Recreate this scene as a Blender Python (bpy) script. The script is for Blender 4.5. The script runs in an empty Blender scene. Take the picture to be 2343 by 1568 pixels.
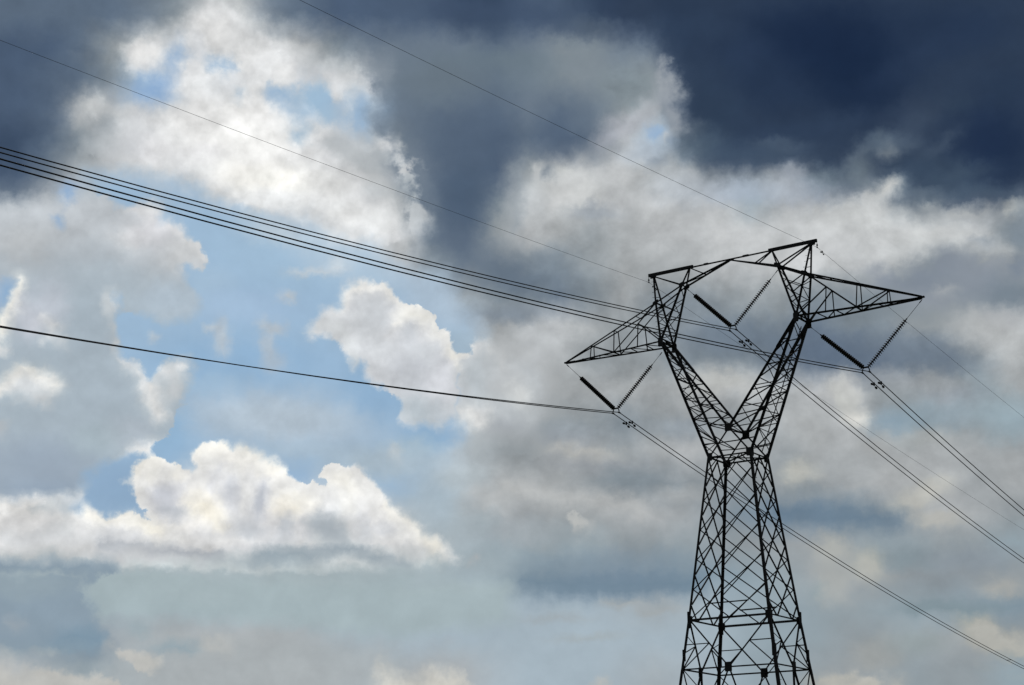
import bpy, math, random
import numpy as np
from mathutils import Vector, Matrix, noise as mnoise

# ------------------------------------------------------------------ camera
GZ = 24.7654                       # height of the tower waist above the ground
YAW, PITCH, ROLL = -0.60442, 0.28376, -0.00252
CAM = Vector((48.17389, -94.30355, GZ - 23.16542))
FPX = 6566.3                       # focal length in pixels of a 3872 px wide picture
scene = bpy.context.scene
COL = scene.collection
cy, sy, cp, sp = math.cos(YAW), math.sin(YAW), math.cos(PITCH), math.sin(PITCH)
Fv = Vector((sy * cp, cy * cp, sp)); Rv = Vector((cy, -sy, 0)); Uv = Rv.cross(Fv)
cr, sr = math.cos(ROLL), math.sin(ROLL)
Rr, Ur = cr * Rv + sr * Uv, -sr * Rv + cr * Uv
cam_d = bpy.data.cameras.new('camera'); cam = bpy.data.objects.new('camera', cam_d); COL.objects.link(cam)
m = Matrix.Identity(4)
for i in range(3):
    m[i][0], m[i][1], m[i][2], m[i][3] = Rr[i], Ur[i], -Fv[i], CAM[i]
cam.matrix_world = m
cam_d.sensor_fit = 'HORIZONTAL'; cam_d.sensor_width = 36.0; cam_d.lens = FPX / 3872 * 36
cam_d.clip_start = 0.1; cam_d.clip_end = 20000
scene.camera = cam
scene.view_settings.view_transform = 'Standard'; scene.view_settings.look = 'None'
scene.view_settings.exposure = 0; scene.view_settings.gamma = 1
scene.render.resolution_x, scene.render.resolution_y = 1024, 685
scene.cycles.max_bounces = 4

# ------------------------------------------------------------------ sun (behind the clouds, ahead of the camera)
SUN_EL, SUN_AZ = math.radians(58), math.radians(-40)
sun_d = bpy.data.lights.new('sun', 'SUN'); sun_d.energy = 0.6; sun_d.angle = math.radians(12); sun_d.color = (1, 0.96, 0.88)
sun = bpy.data.objects.new('sun', sun_d); COL.objects.link(sun)
sdir = Vector((math.sin(SUN_AZ) * math.cos(SUN_EL), math.cos(SUN_AZ) * math.cos(SUN_EL), math.sin(SUN_EL)))
sun.rotation_euler = sdir.to_track_quat('Z', 'Y').to_euler(); sun.location = (0, 0, 120)

# ------------------------------------------------------------------ the sky: a cloud chart in azimuth / elevation
# The chart lists where the clouds stand in the sky.  Positions are written on a 2342 x 1568
# survey sheet and turned here into compass azimuth and elevation; the sky shader works on
# world directions only.
AZ0, AZ1, EL0, EL1 = -55.0, -14.0, 3.4, 29.0
NC, NR, SEG, NSEG = 187, 120, 32, 6
PAL = dict(A=(30,45,72), B=(41,56,81), C=(56,72,95), D=(76,92,114), E=(92,107,125), F=(108,121,136),
           G=(127,137,146), H=(146,152,157), I=(163,166,169), J=(182,184,187), K=(201,203,205),
           L=(215,217,218), M=(231,231,229), N=(243,241,233), p=(132,166,203), q=(154,182,208),
           r=(170,192,213), s=(164,179,190), t=(146,161,170), u=(131,149,162), v=(112,131,150),
           w=(165,165,163), x=(185,182,175), Z=(156,171,180))
CHART = """
EEEEFGJIFEDDDDCCDDCBBBBABBAAAABB
DDEHKIKLLJGFFFFEFGGFFCBBBAAAABBB
DDEGqKLLLKKKFEEEFGGGHCBBBAAAABBB
DEIJKLLMKrKqFEEEFEFIJEDBBABBBBAA
CEGJLLMMLKJKGEDDEDEJrHECCCCDDCBB
DFIJKKLMMLKJJFDDHJJKIIHIIHGGDDCC
FJKqKrKLLLLKIFDGKKJJKJJsJJKKGIJI
JJJKLKqqrrKLKFEHJIHIJJKKJKKKKKJG
IIIIJKqqqrKrJGFFHGHIIIJJKKJJHGHI
KsssJssrqqqKKrHGGFGIHHHHHGGGGGGG
JKsJqqrqqKKKLMrIIJIHHHGGGFGGHHIJ
JsssqqqrrqqJKKKJJIHHHGGGFEEFFFGI
LJssKKrsssrqJJJJJIIIIIJJIJJHHHtI
ssssJqrsJJsqsJLJIHHGHIHHIIJHtHHt
sssrqqLMsssssrIHHIIHIJIIHIIIIIII
ttsqLLMLMqLqssIJIIHGGHHGIHIIJJHI
KJLMKLMLLMLLKsJIIHIIJIGuvvuGIJIH
KKKILKKJKJIJKLsttttHHtHHHIHttHHt
tttsJJJsJIIttsstuvvvvuuttIIHHGHH
uuusssssssssssssssssIsstttHtttuu
uuvvIIIJIIssssssssssssstttHHtIIH
JIttIIIIIIIsIIJsssssIssttHHHtHHt
""".split()
FS = 2342.0 / 3872.0
def sheet_xy(az, el):
    d = np.stack([np.sin(az) * np.cos(el), np.cos(az) * np.cos(el), np.sin(el)], -1)
    z = d @ np.array(Fv); x = d @ np.array(Rr); y = d @ np.array(Ur)
    f = FPX * FS
    return 1171 + f * x / z, 784 - f * y / z
az = np.radians(np.linspace(AZ0, AZ1, NC)); el = np.radians(np.linspace(EL0, EL1, NR))
AZ, EL = np.meshgrid(az, el)
PX, PY = sheet_xy(AZ, EL)

base = np.array([[PAL[c] for c in row] for row in CHART], float)
bs = base.copy(); bs[:, 1:-1] = (base[:, :-2] + 2 * base[:, 1:-1] + base[:, 2:]) / 4; base[15:] = bs[15:]
def chart_lookup(px, py):
    gx = np.clip((px - 36.6) / 73.2, 0, 31); gy = np.clip((py - 35.6) / 71.3, 0, 21)
    x0 = np.minimum(gx.astype(int), 30); y0 = np.minimum(gy.astype(int), 20)
    fx = (gx - x0); fy = (gy - y0)
    fx, fy = fx[..., None], fy[..., None]
    return (base[y0, x0] * (1 - fx) * (1 - fy) + base[y0, x0 + 1] * fx * (1 - fy)
            + base[y0 + 1, x0] * (1 - fx) * fy + base[y0 + 1, x0 + 1] * fx * fy)
LAYER0 = chart_lookup(PX, PY)       # soft, far cloud and clear sky
LAYER1 = LAYER0.copy()              # crisp cloud heads in front
SDF = np.full(PX.shape, -200.0)     # signed distance to their outline, in sheet units

def poly_sdf(pts):
    P = np.array(pts, float); n = len(P)
    d = np.full(PX.shape, 1e18); inside = np.zeros(PX.shape, bool)
    for i in range(n):
        a, b = P[i], P[(i + 1) % n]; e = b - a
        wx, wy = PX - a[0], PY - a[1]
        t = np.clip((wx * e[0] + wy * e[1]) / max(e @ e, 1e-9), 0, 1)
        d = np.minimum(d, (wx - e[0] * t) ** 2 + (wy - e[1] * t) ** 2)
        c = (a[1] > PY) != (b[1] > PY)
        with np.errstate(divide='ignore', invalid='ignore'):
            xi = (b[0] - a[0]) * (PY - a[1]) / (b[1] - a[1]) + a[0]
        inside ^= c & (PX < xi)
    d = np.sqrt(d)
    return np.where(inside, d, -d)
def line_dist(pts):
    P = np.array(pts, float); d = np.full(PX.shape, 1e18)
    for a, b in zip(P[:-1], P[1:]):
        e = b - a; wx, wy = PX - a[0], PY - a[1]
        t = np.clip((wx * e[0] + wy * e[1]) / max(e @ e, 1e-9), 0, 1)
        d = np.minimum(d, (wx - e[0] * t) ** 2 + (wy - e[1] * t) ** 2)
    return np.sqrt(d)
def colr(c): return np.array(PAL[c] if isinstance(c, str) else c, float)
def put(layer, mask, c):
    layer[:] = layer * (1 - mask[..., None]) + colr(c) * mask[..., None]
def blob(layer, x, y, rx, ry, c, op=1.0, rot=0, p=1.5):
    a = math.radians(rot); dx, dy = PX - x, PY - y
    u = (dx * math.cos(a) + dy * math.sin(a)) / rx; v = (-dx * math.sin(a) + dy * math.cos(a)) / ry
    put(layer, op * np.exp(-(u * u + v * v) ** p * 0.9), c)
def stroke(layer, pts, w, c, op=1.0):
    put(layer, op * np.exp(-(line_dist(pts) / w) ** 2), c)
def soft_poly(layer, pts, blur, c, op=1.0):
    put(layer, op * np.clip(0.5 + poly_sdf(pts) / (2 * blur), 0, 1), c)
def head(pts, c=None, slope=1.0, grow=0):
    """a crisp cloud head: joins the outline; optionally fills the front layer"""
    s = (poly_sdf(pts) + grow) * slope
    global SDF
    SDF = np.maximum(SDF, s)
    if c is not None:
        mk = np.clip(0.5 + (poly_sdf(pts) + 34) / 30, 0, 1); put(LAYER1, mk, c)
    return s
#--BEGIN CLOUDS
L0, L1 = LAYER0, LAYER1
# the clear gap in the middle left
BZ = [(190,395),(330,405),(450,440),(560,490),(700,535),(850,590),(950,650),(1015,705),(1090,790),(1075,860),(1060,1000),(1050,1090),
      (1010,1180),(880,1130),(800,1100),(600,1060),(420,1060),(350,1180),(180,1190),(170,1100),(240,1010),(300,930),(280,860),(225,800),
      (225,640),(330,690),(400,700),(390,560),(330,500),(240,470)]
soft_poly(L0, BZ, 26, 'q')
blob(L0, 640, 590, 200, 60, (158,186,210), .8, 14); blob(L0, 800, 590, 130, 40, (188,202,214), .9, 18); blob(L0, 640, 535, 90, 26, (192,205,215), .8, 14); blob(L0, 480, 650, 60, 40, (166,190,211), .6); blob(L0, 520, 700, 90, 24, (172,194,212), .5); blob(L0, 800, 610, 120, 40, (170,193,213), .9, 20)
blob(L0, 985, 690, 90, 60, (172,191,209), .9, 40); blob(L0, 1060, 790, 50, 40, (158,178,194), .9)
blob(L0, 540, 830, 200, 60, (142,176,208), .8); blob(L0, 640, 960, 230, 62, (180,192,203), .85, 4)
blob(L0, 470, 880, 100, 25, (160,186,208), .5); blob(L0, 860, 900, 90, 60, (140,172,202), .9, 30); blob(L0, 990, 1000, 70, 25, (138,170,200), .9)
blob(L0, 880, 1060, 160, 40, (172,188,200), .9); blob(L0, 700, 1030, 130, 22, (168,187,203), .8); blob(L0, 660, 1090, 60, 30, (148,178,208), .9)
blob(L0, 270, 1110, 120, 70, (140,168,196), .95); blob(L0, 20, 680, 45, 50, (140,172,205), .95); blob(L0, 560, 700, 120, 40, (160,186,213), .8)
blob(L0, 380, 1000, 60, 60, (142,176,206), .8)
for x, y, rx, ry, c, o in ((656,676,20,12,'K',.8),(629,750,24,18,'J',.7),(612,790,18,30,'J',.6),(628,830,28,26,'J',.5),(505,750,16,24,'J',.6),
        (512,790,22,34,'K',.6),(478,752,12,10,'K',.7),(352,776,14,8,'K',.6),(720,622,60,10,'K',.6),(775,605,30,12,'L',.6),(600,735,10,14,'K',.6),
        (903,1030,16,20,'K',.7),(950,1020,60,22,(172,190,200),.5)):
    blob(L0, x, y, rx, ry, c, o)
# bright cloud upper left, its folds, then the torn holes in it
for x, y, rx, ry, c, o in ((500,100,110,70,'K',.8),(333,128,50,40,'L',.8),(213,236,30,24,'K',.9),(175,262,24,22,'J',.6),(819,180,30,14,'L',.9),(745,158,26,26,'K',.8),
        (520,60,60,50,'L',.8),(470,40,40,22,'K',.7),(560,110,60,50,'L',.7),(450,240,70,50,'L',.7),(560,300,120,60,'M',.7),(640,420,110,40,'N',.75),(600,350,90,30,'M',.7),
        (775,335,60,24,(178,182,188),.85),(850,372,50,22,(172,178,184),.8),(886,335,30,26,'L',.8),(925,400,36,20,(172,176,182),.8),(640,170,50,30,'M',.6),
        (740,470,110,30,'L',.7),(800,520,60,30,'L',.7),(860,480,44,34,'K',.8),(905,545,40,46,'K',.7),(760,400,60,20,'L',.7),(420,330,120,50,'L',.6),(300,330,50,30,'K',.5),
        (250,290,28,26,'G',.6),(120,180,60,40,'E',.5),(60,260,80,80,'D',.5),(180,130,30,12,'F',.5)):
    blob(L0, x, y, rx, ry, c, o)
UL = [(258,190),(268,150),(250,120),(258,88),(290,82),(330,92),(372,80),(402,84),(412,50),(440,25),(470,12),(500,20),(524,2),(542,30),(562,60),(592,72),(614,100),(650,112),(690,132),(722,152),
      (762,165),(800,172),(826,190),(806,215),(812,250),(792,275),(806,312),(850,330),(880,350),(905,385),(925,420),(922,470),(930,535),(895,556),(850,566),(780,540),(700,512),(600,488),(520,472),(450,440),
      (380,418),(330,394),(280,398),(240,384),(196,372),(176,330),(196,290),(240,262),(290,250),(282,215)]
U1 = L0.copy()
blob(U1, 440, 90, 70, 50, 'L', .8); blob(U1, 333, 128, 54, 36, (226,226,225), .95); blob(U1, 480, 75, 44, 60, (226,226,225), .8); blob(U1, 560, 130, 60, 60, (222,223,223), .7)
blob(U1, 330, 160, 40, 16, (208,210,212), .7); blob(U1, 450, 110, 20, 34, (196,200,205), .6); blob(U1, 430, 190, 44, 30, (218,220,221), .8); blob(U1, 520, 190, 50, 26, (200,204,208), .7)
blob(U1, 540, 225, 30, 14, (196,200,204), .6); blob(U1, 620, 250, 60, 40, (228,228,227), .8); blob(U1, 610, 170, 40, 40, (212,214,216), .6); blob(U1, 700, 180, 30, 40, (190,194,200), .6, 30)
blob(U1, 450, 270, 100, 44, (226,226,225), .8); blob(U1, 300, 300, 60, 40, (196,199,203), .7); blob(U1, 350, 345, 60, 30, (212,212,214), .7); blob(U1, 540, 330, 120, 40, (232,232,230), .8)
blob(U1, 470, 350, 50, 20, (214,214,216), .6); blob(U1, 600, 400, 110, 22, (238,237,232), .8); blob(U1, 700, 360, 60, 30, (226,227,227), .7); blob(U1, 710, 300, 50, 24, (224,225,225), .7)
blob(U1, 790, 340, 54, 22, (182,186,190), .85, 20); blob(U1, 860, 375, 50, 20, (178,182,186), .8, 25); blob(U1, 870, 345, 34, 12, (222,222,220), .8, 35); blob(U1, 740, 430, 80, 30, (226,227,226), .7)
blob(U1, 800, 490, 60, 24, (222,223,222), .7); blob(U1, 620, 450, 90, 20, (222,225,227), .7); blob(U1, 870, 440, 40, 22, (184,188,192), .7); blob(U1, 880, 510, 40, 40, (212,214,214), .7)
blob(U1, 270, 345, 60, 30, (188,191,196), .7); blob(U1, 220, 330, 40, 24, (176,181,186), .6)
U1 += np.clip((U1.mean(-1, keepdims=True) - 170) / 30, 0, 1) * 7; U1[:] = np.minimum(U1, 244)
mu = np.clip((poly_sdf(UL) + 70) / 40, 0, 1)[..., None]
L1[:] = L1 * (1 - mu) + U1 * mu
SDF[:] = np.maximum(SDF, poly_sdf(UL) * 0.36)
HOLES = [[(306,188),(316,216),(345,238),(374,234),(404,226),(388,206),(398,178),(404,150),(424,122),(414,108),(394,130),(368,165),(338,184)],
         [(478,150),(500,142),(530,139),(548,150),(522,160),(494,161)],
         [(700,192),(726,186),(748,210),(762,238),(796,252),(800,225),(820,205),(850,240),(856,305),(830,318),(806,292),(776,280),(738,275),(712,250),(690,228),(655,240),(620,216),(618,200),(650,204),(690,212)],
         [(668,300),(700,298),(692,322),(670,318)], [(640,238),(676,232),(690,262),(660,270)], [(536,212),(556,212),(556,224),(536,222)]]
for hl in HOLES: SDF[:] = np.minimum(SDF, -(poly_sdf(hl) + 5) * 0.55)
for x, y, rx, ry, c, o in ((345,205,70,50,(136,167,204),1),(417,135,44,44,(146,174,206),1),(505,150,54,28,(152,180,208),1),(650,225,60,44,(156,182,208),1),(725,225,60,56,(156,184,208),1),
        (820,262,60,66,(143,173,206),1),(845,310,36,30,(150,178,206),.9),(685,308,34,26,(162,186,206),1),(546,218,24,20,(170,190,208),.9),(775,262,50,24,(160,186,208),.9)):
    blob(L0, x, y, rx, ry, c, o)
blob(L0, 822, 190, 34, 16, 'L', .8); blob(L0, 850, 200, 16, 22, (205,208,212), .7); blob(L0, 790, 300, 30, 10, 'K', .5); blob(L0, 800, 222, 22, 24, (196,204,212), .6)
# grey cloud on the left with a lit right shoulder, running down as a broad column
CD = [(-80,430),(83,408),(143,415),(200,428),(222,452),(240,450),(252,462),(262,478),(287,470),(320,461),(347,458),(366,472),(373,490),(364,507),(387,505),(407,509),
      (437,546),(457,549),(464,573),(474,593),(463,619),(443,619),(411,614),(414,639),(448,663),(458,696),(440,728),(383,745),(333,722),(277,708),(274,668),(264,660),(266,684),(261,709),(274,713),
      (262,729),(273,746),(266,763),(278,779),(277,803),(290,823),(317,833),(333,853),(337,866),(350,866),(357,839),(377,833),(403,823),(433,823),(450,836),
      (430,843),(428,883),(417,913),(417,936),(390,959),(387,999),(350,1016),(343,1036),(283,1033),(247,1057),(217,1064),(190,1087),(187,1128),(197,1150),
      (-80,1175),(-80,745),(0,712),(12,690),(30,665),(43,640),(0,628),(-80,620)]
head(CD, (166,179,190), 1.35)
soft_poly(L1, [(-90,400),(380,440),(480,560),(480,640),(300,640),(-90,600)], 40, (190,195,201))
stroke(L1, [(300,470),(345,465),(366,490),(400,515),(440,550),(466,585)], 15, (224,223,221), .9); blob(L1, 345, 490, 34, 26, 'L', .9); blob(L1, 420, 575, 50, 44, 'K', .9); blob(L1, 300, 545, 40, 26, 'L', .8); blob(L1, 345, 530, 60, 40, (208,208,212), .8)
blob(L1, 150, 600, 160, 50, (170,178,186), .8); blob(L1, 60, 560, 70, 40, 'J', .6); blob(L1, 230, 650, 120, 50, (166,178,188), .8)
blob(L1, 390, 690, 70, 40, (176,190,203), .9); blob(L1, 120, 700, 40, 60, (185,190,200), .8)
blob(L1, 60, 720, 42, 60, (190,194,204), .9); blob(L1, 80, 740, 20, 20, (192,195,204), .8)
stroke(L1, [(43,648),(28,690),(8,720),(2,760)], 17, (240,238,230), .95); stroke(L1, [(102,730),(120,752),(135,745)], 13, 'L', .8)
stroke(L1, [(118,760),(98,785)], 9, 'L', .7); blob(L1, 140, 780, 16, 12, 'K', .7); blob(L1, 5, 800, 16, 16, 'M', .8)
stroke(L1, [(-10,895),(30,868),(62,850),(100,868),(124,884)], 17, (240,237,228), .9); blob(L1, 60, 885, 70, 26, 'L', .8); blob(L1, 95, 915, 26, 18, 'K', .8)
stroke(L1, [(255,672),(250,712)], 13, 'L', .8); stroke(L1, [(262,745),(268,785),(286,826)], 10, 'K', .8)
stroke(L1, [(290,832),(322,848),(338,880)], 16, 'L', .85); stroke(L1, [(338,885),(358,925),(366,945)], 22, 'M', .9); stroke(L1, [(362,850),(395,845),(425,832)], 16, 'L', .9)
blob(L1, 395, 885, 28, 40, 'K', .8); blob(L1, 5, 980, 16, 20, 'J', .7); blob(L1, 300, 990, 60, 40, (176,184,194), .6)
blob(L1, 100, 1060, 150, 60, (152,166,182), .85); blob(L1, 90, 1130, 130, 40, (146,162,180), .85); blob(L1, 220, 1010, 60, 40, (165,180,188), .6)
# lower left cumulus
CA = [(-80,1170),(20,1172),(50,1170),(100,1170),(105,1188),(120,1185),(132,1174),(148,1186),(160,1172),(184,1186),(190,1164),(197,1158),(220,1161),(238,1174),(270,1172),(303,1166),(320,1182),(340,1190),
      (326,1168),(312,1145),(304,1122),(292,1108),(280,1104),(290,1098),(303,1108),(306,1088),(307,1070),(320,1055),(345,1046),(375,1046),(392,1060),(402,1074),(425,1072),(445,1080),(450,1064),(436,1048),
      (450,1030),(465,1018),(500,1011),(518,1018),(530,1030),(545,1016),(568,1020),(582,1036),(605,1052),(628,1054),(655,1068),(668,1090),(678,1102),(698,1107),
      (718,1099),(733,1110),(756,1113),(740,1100),(733,1086),(742,1070),(762,1060),(778,1070),(796,1072),(818,1066),(832,1082),(842,1105),(858,1122),(873,1140),(893,1148),
      (899,1168),(908,1182),(930,1180),(942,1198),(965,1206),(976,1228),(1005,1227),(1025,1245),(1034,1264),(1052,1282),(1020,1294),(950,1302),(850,1310),(700,1312),(500,1318),(300,1310),(-80,1310)]
head(CA, 'M', 1.6)
blob(L1, 90, 1230, 170, 34, (198,200,203), .9); blob(L1, 60, 1190, 70, 18, (214,214,214), .9); blob(L1, 70, 1268, 120, 14, (188,190,192), .7); blob(L1, 145, 1200, 24, 22, 'J', .6)
blob(L1, 250, 1232, 70, 26, 'L', .7); stroke(L1, [(200,1180),(240,1186),(300,1180),(340,1200)], 16, 'N', .95)
blob(L1, 350, 1272, 150, 16, (190,190,194), .8); stroke(L1, [(225,1248),(320,1252),(420,1266),(500,1272)], 15, (168,172,180), .85)
blob(L1, 372, 1128, 40, 34, (203,206,214), .95, 50); blob(L1, 395, 1172, 44, 22, (196,199,207), .9); blob(L1, 350, 1110, 20, 16, 'N', .6); blob(L1, 340, 1150, 20, 22, (218,219,222), .7)
blob(L1, 460, 1165, 40, 26, (252,246,230), .9); blob(L1, 430, 1110, 26, 28, (220,221,224), .6); blob(L1, 500, 1195, 20, 26, (250,245,230), .8)
blob(L1, 345, 1215, 30, 20, (250,245,230), .8); stroke(L1, [(300,1090),(330,1056),(380,1055)], 14, 'N', .9); stroke(L1, [(450,1040),(500,1022),(570,1030),(650,1075)], 15, 'N', .95)
blob(L1, 530, 1112, 22, 36, (208,211,218), .85, 30); blob(L1, 598, 1142, 22, 44, (194,198,207), .9, 15); blob(L1, 560, 1200, 46, 26, (200,203,208), .85); blob(L1, 485, 1100, 14, 30, (214,216,221), .7)
blob(L1, 545, 1080, 30, 30, 'M', .8); blob(L1, 690, 1165, 50, 18, (250,244,228), .9); blob(L1, 640, 1222, 50, 22, (206,210,216), .8); blob(L1, 662, 1190, 16, 22, (200,204,210), .7); blob(L1, 800, 1135, 24, 24, 'N', .7); blob(L1, 820, 1180, 20, 30, (214,216,219), .7)
blob(L1, 620, 1195, 20, 30, (222,222,224), .6); blob(L1, 760, 1160, 60, 30, (226,228,230), .7); blob(L1, 760, 1210, 60, 30, (168,176,184), .9, 20); blob(L1, 700, 1200, 20, 34, (218,218,220), .7)
stroke(L1, [(590,1262),(700,1266),(800,1258),(860,1272),(930,1290)], 20, (148,160,170), .92); blob(L1, 620, 1280, 120, 18, (148,162,172), .8)
stroke(L1, [(730,1190),(800,1200),(830,1230),(880,1238)], 13, 'L', .8); blob(L1, 850, 1190, 44, 40, (222,222,222), .6); blob(L1, 840, 1225, 20, 20, (190,194,200), .6)
stroke(L1, [(880,1150),(895,1170),(930,1190),(960,1215),(980,1235)], 13, 'N', .9); blob(L1, 995, 1250, 26, 22, (236,233,222), .9); blob(L1, 940, 1262, 44, 20, (196,198,200), .9); blob(L1, 560, 1250, 60, 14, (200,202,206), .7)
blob(L1, 1010, 1282, 40, 10, (190,192,192), .8)
blob(L0, 700, 1330, 120, 10, (184,186,188), .7); blob(L0, 480, 1350, 70, 26, (176,180,188), .7)
stroke(L1, [(-80,1318),(100,1316),(300,1318),(600,1322),(900,1318),(1010,1308)], 30, (164,177,183), 1)
stroke(L0, [(-80,1318),(100,1316),(300,1318),(600,1322),(900,1318),(1010,1308)], 30, (164,177,183), .9)
for x, y, rx, ry, c, o, r in ((352,1092,26,20,(246,244,236),.7,0),(330,1130,16,40,(228,228,226),.7,0),(395,1120,16,26,(212,214,218),.8,20),(410,1092,20,16,(240,238,230),.8,0),(440,1140,18,30,(238,235,226),.8,20),
        (475,1060,16,26,(232,232,230),.7,0),(500,1080,12,30,(216,218,222),.7,20),(520,1050,22,16,(246,244,238),.8,0),(560,1060,22,14,(244,242,236),.8,20),(575,1100,20,26,(228,229,230),.7,0),(535,1150,20,26,(205,208,214),.8,10),
        (620,1090,26,16,(244,242,236),.8,20),(640,1120,18,22,(232,232,230),.7,0),(650,1160,24,20,(236,232,222),.8,0),(300,1225,60,14,(206,208,211),.7,8),(430,1200,40,16,(232,230,226),.7,0),(470,1225,50,16,(210,211,213),.8,0),
        (600,1225,26,22,(222,222,222),.7,0),(620,1245,24,8,(190,193,198),.7,0),(715,1215,12,22,(196,200,206),.7,20),(745,1180,20,14,(200,204,210),.7,10),(780,1100,24,22,(246,244,236),.8,0),(745,1092,10,14,(244,242,236),.8,0),
        (800,1160,20,14,(236,236,232),.7,20),(830,1200,14,24,(204,208,213),.7,-20),(880,1210,30,14,(200,203,208),.8,20),(372,1135,34,24,(196,199,207),.9,50),(398,1176,40,14,(188,192,199),.9,5),(600,1150,16,40,(188,192,201),.85,15),(530,1118,14,28,(202,206,213),.8,30),(570,1215,44,18,(192,196,202),.9,0),(655,1205,14,20,(186,191,198),.8,10),(745,1208,44,26,(166,174,182),.9,15),(250,1225,50,8,(200,202,206),.7,5),(690,1140,40,12,'N',.8,10),(620,1080,30,10,'N',.8,25),(900,1240,30,12,(212,213,214),.7,10)):
    blob(L1, x, y, rx, ry, c, o, r)
# middle cumulus
CB = [(781,669),(786,658),(799,650),(812,640),(828,637),(842,642),(854,647),(862,640),(872,636),(884,640),(891,651),(887,663),(899,676),(912,690),(928,690),(936,700),(949,694),(960,704),(966,714),(978,712),(990,719),
      (997,738),(1010,748),(1026,743),(1031,759),(1034,776),(1028,789),(1045,796),(1062,798),(1080,806),(1062,814),(1046,816),(1058,833),(1049,858),(1052,900),(1042,956),(1019,986),
      (992,979),(969,966),(956,973),(936,969),(916,963),(919,923),(902,903),(869,886),(839,866),(834,846),(832,833),(819,819),(818,838),(816,855),(800,853),(789,813),(772,783),(746,766),
      (709,775),(695,755),(709,737),(729,721),(752,707),(776,704),(780,690)]
head(CB, (206,209,213), 1.6)
stroke(L1, [(776,700),(786,668),(822,648),(850,655),(882,650),(890,670),(925,700),(955,710),(985,730),(1000,755),(1025,765),(1028,795)], 15, (243,242,237), .95)
blob(L1, 940, 725, 36, 20, (240,239,232), .85); blob(L1, 985, 760, 30, 26, (236,236,232), .8); blob(L1, 900, 765, 22, 14, (236,236,234), .85); stroke(L1, [(1060,806),(1030,805),(1048,840)], 11, (243,240,230), .9)
blob(L1, 840, 730, 46, 50, (206,210,214), .8); stroke(L1, [(700,752),(745,740),(785,760),(800,800)], 26, (218,222,224), .85); blob(L1, 930, 770, 60, 30, (200,203,208), .7); blob(L1, 950, 850, 70, 60, (198,202,209), .8)
blob(L1, 930, 760, 22, 20, (192,196,202), .8); blob(L1, 860, 720, 30, 34, (200,204,209), .8); blob(L1, 905, 735, 14, 14, (238,237,232), .8); blob(L1, 970, 800, 40, 24, (200,204,209), .8); blob(L1, 960, 940, 60, 36, (184,194,202), .9); blob(L1, 1010, 880, 30, 50, (204,206,212), .8); blob(L1, 810, 840, 22, 26, (204,212,216), .7); blob(L1, 860, 800, 50, 24, (208,212,216), .7)
# cloud bank to the right of it
CR = [(1048,860),(1056,830),(1066,818),(1080,812),(1074,790),(1078,774),(1090,770),(1100,784),(1106,776),(1120,772),(1132,786),(1150,768),(1200,780),(1260,760),(1300,900),(1260,1040),(1100,1050),(1040,1010),(1040,960),(1050,900)]
head(CR, None, 1.1)
soft_poly(L1, CR, 20, (182,187,192), .85)
stroke(L1, [(1082,780),(1084,800)], 10, 'M', .9); stroke(L1, [(1110,782),(1124,800)], 12, 'M', .9); stroke(L1, [(1140,790),(1150,840)], 14, 'K', .8)
blob(L1, 1080, 965, 34, 32, (236,234,228), .95); blob(L1, 1100, 945, 26, 18, 'L', .8); blob(L1, 1160, 880, 40, 40, 'J', .7); blob(L1, 1090, 880, 24, 60, (186,193,199), .8)
blob(L1, 1190, 905, 28, 30, (206,208,208), .8); blob(L1, 1240, 780, 50, 50, (186,190,195), .8); blob(L1, 1150, 990, 60, 30, (160,165,172), .8)
# the dark mass hanging over the middle
soft_poly(L0, [(760,150),(800,150),(850,165),(872,176),(866,200),(888,228),(866,258),(872,285),(905,320),(930,345),(950,380),(985,398),(978,440),(990,520),(900,560),(800,500),(820,400),(780,300)], 16, (196,200,204), .8)
for x, y, rx, ry, c, o in ((820,262,40,50,(146,176,206),.9),(850,200,16,22,(205,208,212),.8),(858,250,12,40,(178,194,208),.6),(890,330,34,22,'L',.85),(940,385,34,16,(190,190,192),.8),
                           (930,430,44,30,(160,168,175),.8),(800,180,50,12,'L',.8),(775,335,50,20,(180,184,190),.8),(850,372,50,20,(172,178,184),.7)):
    blob(L0, x, y, rx, ry, c, o)
CM = [(820,100),(842,150),(853,173),(847,200),(868,227),(846,257),(853,283),(882,317),(909,337),(929,377),(962,397),(950,433),(968,470),(975,520),(992,560),(1015,600),(1090,640),(1170,600),(1180,520),(1185,450),
      (1205,400),(1225,370),(1300,330),(1400,240),(1400,80),(900,60)]
head(CM, None, .38)
stroke(L1, [(850,170),(866,227),(850,260),(884,320),(930,380),(955,440),(975,520)], 34, (108,121,136), .9)
blob(L1, 960, 260, 70, 90, (100,114,130), .7); blob(L1, 1060, 330, 100, 120, (86,101,120), .8); blob(L1, 1060, 460, 60, 80, (78,94,114), .85); blob(L1, 1040, 560, 60, 60, (92,106,124), .6)
blob(L1, 1020, 180, 110, 60, (110,122,132), .7); blob(L1, 1100, 120, 120, 40, (106,120,132), .7); blob(L1, 1200, 150, 80, 60, (112,126,136), .5); blob(L0, 1288, 135, 20, 18, 'H', .5)
stroke(L0, [(1000,20),(1150,25),(1300,50)], 30, (66,82,106), .7); blob(L0, 1340, 60, 60, 24, (82,96,114), .7)
stroke(L0, [(1195,380),(1190,450),(1180,520)], 14, (140,150,160), .5)
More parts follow.
